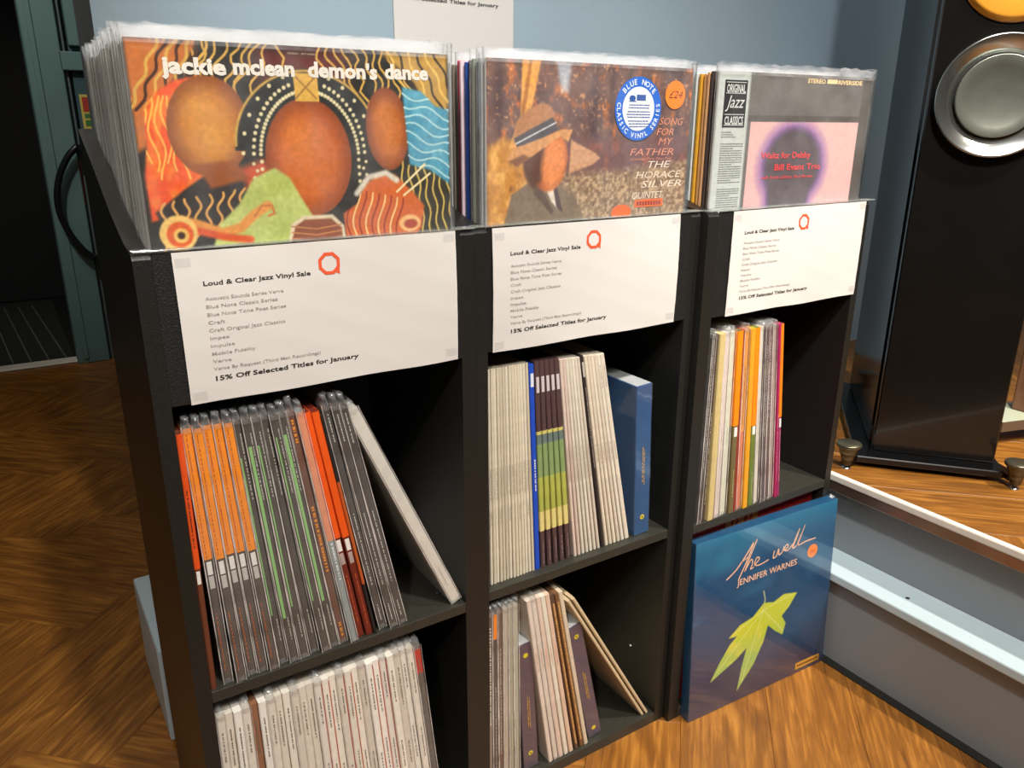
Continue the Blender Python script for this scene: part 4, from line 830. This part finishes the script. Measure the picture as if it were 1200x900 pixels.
box_set('blue box set standing at the right end of the middle unit upper shelf', 0.6530, 0.6415, 0.0300, ZSH, 0.247, (48, 86, 132), None, 0.030, 600, depth=0.24)
# ---------------- middle unit, bottom shelf
GRP = 'records on the bottom shelf of the middle unit'; yB = 0.0055
def RB(i, lab, xb, xt, th, **k): return shelf_record('record', lab, xb, xt, th, ZBO, yB, group=GRP, seed=700 + i, **k)
RB(0, 'worn dark and white record spine against the left side, middle unit bottom shelf', 0.3850, 0.3842, 0.0070, body=(96, 84, 74), bands=[('lab', 0.02, 0.4, (150, 130, 116), 'worn_strip')], marks=[(0.4, 0.93)], mink=(214, 206, 190), film=True, mw=0.0024)
RB(1, 'dark record spine with an orange sticker at its top, middle unit bottom shelf', 0.3935, 0.3915, 0.0090, body=(80, 70, 66), bands=[('lab', 0.86, 0.99, (250, 140, 20), 'orange_sticker')], marks=[(0.1, 0.6)], mink=(190, 176, 160), film=True, mw=0.0012)
RB(2, 'brown-grey record spine just right of the orange-stickered one', 0.4030, 0.4000, 0.0080, body=(110, 84, 66), marks=[(0.2, 0.8)], mink=(206, 190, 170), film=True)
for i, (xb, xt) in enumerate([(0.4125, 0.4095), (0.4225, 0.4180), (0.4320, 0.4262)]):
    RB(3 + i, 'grey-white sleeved record spine, %s of three left of the first purple box' % ORD[i], xb, xt, 0.0082, body=[(190, 178, 160), (170, 164, 144), (178, 176, 156)][i], marks=[(0.2, 0.4)], mink=(210, 206, 170), film=True)
box_set('purple-grey box set nearer the left side, middle unit bottom shelf', 0.4530, 0.4380, 0.0262, ZBO, 0.235, (92, 78, 92), None, 0.030, 620, badge2=0.215)
for i in range(5):
    xb = 0.4960 + i * 0.0100; xt = 0.4490 + i * 0.0081
    RB(7 + i, 'white record spine, %s of five between the two purple boxes' % ORD[i], xb, xt, 0.0077, h=0.315, body=[(222, 206, 190), (226, 214, 198), (220, 196, 178), (226, 218, 200), (222, 192, 168)][i], marks=[(0.6, 0.7)], mink=(214, 160, 130), film=(i == 1))
for i, (xb, xt, v) in enumerate([(0.5470, 0.4900, (96, 70, 54)), (0.5575, 0.4985, (120, 84, 54)), (0.5665, 0.5060, (214, 196, 170))]):
    RB(12 + i, ['dark patterned record spine', 'brown and gold patterned record spine', 'cream record spine right of the patterned ones'][i] + ' left of the second purple box', xb, xt, 0.0072, h=0.312, body=v, bands=([('lab', 0.05, 0.95, (150, 100, 56), 'gold_pattern')] if i < 2 else []), marks=([(0.05, 0.95)] if i < 2 else []), mink=(206, 170, 110), mw=0.002)
box_set('purple-grey box set leaning left, further right on the middle unit bottom shelf', 0.5800, 0.5290, 0.0262, ZBO, 0.235, (88, 76, 94), None, 0.214, 640, badge2=0.018)
for i in range(2):
    shelf_record('record', 'thin cream record leaning steeply to the right side, %s of the two' % ['lower', 'upper'][i], 0.6900 + 0.0095 * i, 0.5230 + 0.0095 * i, 0.0050, ZBO, yB + 0.001, h=0.330, body=(206, 184, 146), film=False, group='steeply leaning records on the middle unit bottom shelf', seed=720 + i, depth=0.28)
# ---------------- right unit, upper shelf
GRP = 'records on the upper shelf of the right unit'; yR = -0.0115
items = [('worn dark record spine against the left side of the right unit', .7645, .7640, .0065, (84, 76, 70), [(0.3, 0.98)], (206, 200, 188), [], 1),
 ('thin dark brown record spine, second on the right unit upper shelf', .7760, .7715, .0075, (70, 58, 50), [(0.1, 0.6)], (190, 176, 150), [], 0),
 ('straw-coloured record spine near the left of the right unit shelf', .7870, .7785, .0120, (206, 184, 124), [(0.3, 0.7)], (226, 210, 160), [], 0),
 ('pinkish white record spine beside the straw-coloured one', .8030, .7905, .0105, (222, 206, 196), [(0.1, 0.5)], (190, 170, 160), [], 1),
 ('pale green-white record spine left of the orange group', .8180, .8025, .0115, (214, 214, 190), [(0.4, 0.5)], (180, 184, 160), [], 1),
 ('orange-topped record spine with a dark lower half, right unit', .8350, .8165, .0110, (110, 96, 60), [(0.1, 0.25)], (210, 190, 120), [('obi', 0.50, 1.0, (246, 140, 16), 'orange_band'), ('lab', 0.44, 0.49, (230, 228, 220), 'white_label')], 0),
 ('thin dark red record spine inside the orange group', .8480, .8285, .0040, (150, 50, 40), [], (0, 0, 0), [], 0),
 ('tan and salmon record spine inside the orange group', .8555, .8345, .0095, (214, 120, 84), [(0.5, 0.8)], (150, 96, 50), [('obi', 0.45, 1.0, (222, 150, 70), 'tan_band')], 1),
 ('amber yellow record spine inside the orange group', .8690, .8455, .0105, (226, 158, 36), [], (0, 0, 0), [], 0),
 ('orange-topped record spine with an olive green lower half', .8835, .8570, .0105, (104, 120, 50), [(0.05, 0.2)], (190, 190, 140), [('obi', 0.47, 1.0, (244, 138, 18), 'orange_band'), ('lab', 0.42, 0.465, (232, 230, 222), 'white_label')], 0),
 ('white record spine right of the orange group', .8985, .8690, .0085, (220, 212, 196), [(0.3, 0.6)], (180, 172, 160), [], 1),
 ('dark grey record spine, left of two before the magenta one', .9105, .8785, .0085, (84, 70, 68), [(0.4, 0.9)], (190, 180, 176), [], 1),
 ('dark brown record spine, right of two before the magenta one', .9225, .8880, .0085, (96, 66, 62), [(0.5, 0.95)], (196, 184, 180), [], 1),
 ('grey-pink record spine touching the magenta one', .9350, .8985, .0090, (160, 138, 130), [(0.3, 0.7)], (200, 190, 180), [], 1),
 ('magenta record spine near the right end, right unit shelf', .9470, .9090, .0055, (166, 30, 84), [(0.1, 0.5)], (210, 140, 160), [], 0),
 ('orange-topped magenta record spine, last on the right unit shelf', .9550, .9155, .0070, (150, 40, 90), [(0.1, 0.4)], (210, 150, 160), [('obi', 0.48, 1.0, (246, 130, 24), 'orange_band'), ('lab', 0.42, 0.47, (232, 226, 222), 'white_label')], 0)]
for i, (lb, xb, xt, th, v, mk, ink, bd, fm) in enumerate(items):
    shelf_record('record', lb, xb, xt, th, ZSH, yR + 0.002 * math.sin(i * 2.1), h=0.312, body=v, marks=mk, mink=ink, bands=bd, film=bool(fm), group=GRP, seed=800 + i, top=0.009)

# ================================================================== FLOORSTANDING SPEAKER ON THE PLATFORM
GLOSS = mat('gloss_black', (12, 12, 13), 0.14, spec=0.3, coat=0.1, noise=0.1, nscale=5)
SATIN = mat('baffle_black', (20, 18, 16), 0.2, coat=0.3, noise=0.2, nscale=8)
STEEL = mat('turned_steel', (190, 192, 188), 0.2, metal=0.95, noise=0.08, nscale=40)
FOOT = mat('foot_bronze', (112, 106, 86), 0.34, metal=0.75, noise=0.15, nscale=30)
sp = thing('floorstanding_speaker', 'tall gloss black floorstanding speaker with a silver and an amber driver, on the platform', 'speaker', (1.283, 0.031, 0.345), (0, 0, math.atan2(-0.7596, 0.6504)))
SW, SD, SH = 0.221, 0.42, 1.46
MB().box(0.0, SW, 0.026, SD, 0.027, SH, c=0.004).build('cabinet', GLOSS, sp)
MB().box(0.003, SW - 0.003, 0.0, 0.0245, 0.025, SH, c=0.0025).build('front_baffle', SATIN, sp)
wx, wz = 0.110, 1.028 - 0.345
prof = [(0.0, 0.002), (0.066, 0.002), (0.068, 0.001), (0.071, 0.0005), (0.096, -0.0055), (0.0985, -0.005), (0.0985, 0.001)]
MB().lathe([(0.0705, -0.0008), (0.0725, -0.0030), (0.0955, -0.0165), (0.0975, -0.0168), (0.0985, -0.0150), (0.0985, 0.0008)], 72, axis='y', cx=wx, cz=wz).build('driver_ring', STEEL, sp, label='turned steel ring round the driver')
MB().lathe([(0.0715, -0.0006), (0.0668, -0.0012), (0.066, 0.0004)], 64, axis='y', cx=wx, cz=wz).build('driver_surround', mat('rubber_black', (16, 16, 16), 0.6, noise=0.1), sp)
MB().lathe([(0.0668, -0.001), (0.0665, -0.0092), (0.0650, -0.0095), (0.050, -0.0060), (0.030, -0.0032), (0.001, -0.0022)], 64, axis='y', cx=wx, cz=wz).build('driver_cone', mat('cone_silver', (140, 142, 130), 0.36, metal=0.8, noise=0.1, nscale=60), sp, label='silver grey domed driver cone')
wz2 = 1.231 - 0.345
MB().lathe([(0.0895, 0.0006), (0.0895, -0.003), (0.085, -0.004), (0.08, -0.003)], 64, axis='y', cx=wx, cz=wz2).build('upper_driver_rim', mat('amber_rim', (150, 92, 30), 0.4, noise=0.08), sp)
MB().lathe([(0.0875, -0.0035), (0.078, -0.0075), (0.045, -0.0110), (0.02, -0.012), (0.001, -0.0122)], 64, axis='y', cx=wx, cz=wz2).build('upper_driver_cone', mat('amber_cone', (255, 176, 56), 0.45, noise=0.05, nscale=20), sp, label='amber orange driver cone')
MB().lathe([(0.055, 0.0006), (0.055, -0.003), (0.03, -0.002), (0.022, -0.001), (0.012, -0.006), (0.001, -0.008)], 48, axis='y', cx=wx, cz=1.40 - 0.345).build('tweeter', STEEL, sp)
MB().lathe([(0.0885, 0.0006), (0.0885, -0.003), (0.07, -0.002), (0.001, -0.0015)], 64, axis='y', cx=wx, cz=1.60 - 0.345).build('top_driver', FOOT, sp)
MB().box(0.02, SW - 0.02, 0.03, SD - 0.03, 0.0245, 0.027).box(-0.030, 0.228, -0.038, SD + 0.03, 0.011, 0.0243, c=0.002).build('plinth', mat('plinth_black', (9, 9, 10), 0.25, noise=0.1), sp)
fprof = [(0.0022, 0.0), (0.0045, 0.006), (0.0085, 0.0085), (0.0105, 0.018), (0.0115, 0.0185), (0.0115, 0.0215), (0.0145, 0.030), (0.0158, 0.0305), (0.0158, 0.034), (0.0205, 0.044), (0.0235, 0.0465), (0.0235, 0.0505), (0.0222, 0.0525), (0.0, 0.0525)]
for (fx, fy, cx, cy) in ((-0.046, -0.046, 0.03, 0.06), (0.243, -0.052, SW - 0.03, 0.06), (-0.046, SD + 0.045, 0.03, SD - 0.06), (0.243, SD + 0.045, SW - 0.03, SD - 0.06)):
    f = MB().lathe(fprof[:-1], 36).build('foot', FOOT, sp, (fx, fy, 0.0), label='turned metal cone foot')
    MB().lathe([(0.009, 0.0), (0.009, 0.0015), (0.0035, 0.003)], 20).build('spike_tip', STEEL, f)
    d = Vector((cx - fx, cy - fy, 0)); n = Vector((-d.y, d.x, 0)).normalized() * 0.011
    p = [(fx - n.x, fy - n.y), (cx - n.x, cy - n.y), (cx + n.x, cy + n.y), (fx + n.x, fy + n.y)]
    MB().prism(p, 'z', 0.014, 0.024).build('outrigger', GLOSS, sp)
# pale curved base of the furniture behind the right foot
t = thing('curved_stand_base', 'pale curved base with a wooden post behind the speaker right foot', 'stand', (1.585, -0.075, 0.346))
pts_in, pts_out = [], []
for k in range(13):
    a = k / 12.0; x = 0.00 + 0.50 * a; y = 0.01 - 0.42 * a + 0.09 * math.sin(math.pi * a); pts_in.append((x, y)); pts_out.append((x + 0.05, y + 0.105 - 0.03 * math.sin(math.pi * a)))
pb_ = MB().prism(pts_in + pts_out[::-1], 'z', 0.030, 0.052); pb_.m = [0, 0] + [1] * (len(pb_.m) - 2); pb_.build('base', [mat('pale_base', (186, 192, 166), 0.4, noise=0.06), mat('base_edge_brown', (104, 84, 66), 0.5, noise=0.1)], t)
MB().lathe([(0.012, 0), (0.012, 0.026)], 16).build('foot', BLACK, t, (0.12, 0.0, 0.0)); MB().lathe([(0.012, 0), (0.012, 0.026)], 16).build('foot', BLACK, t, (0.47, -0.30, 0.0))
MB().box(0.10, 0.145, 0.00, 0.045, 0.0525, 0.24, c=0.003).build('post', mat('post_wood', (132, 92, 66), 0.45, noise=0.25, nscale=30, stretch=(4, 4, 0.6)), t)
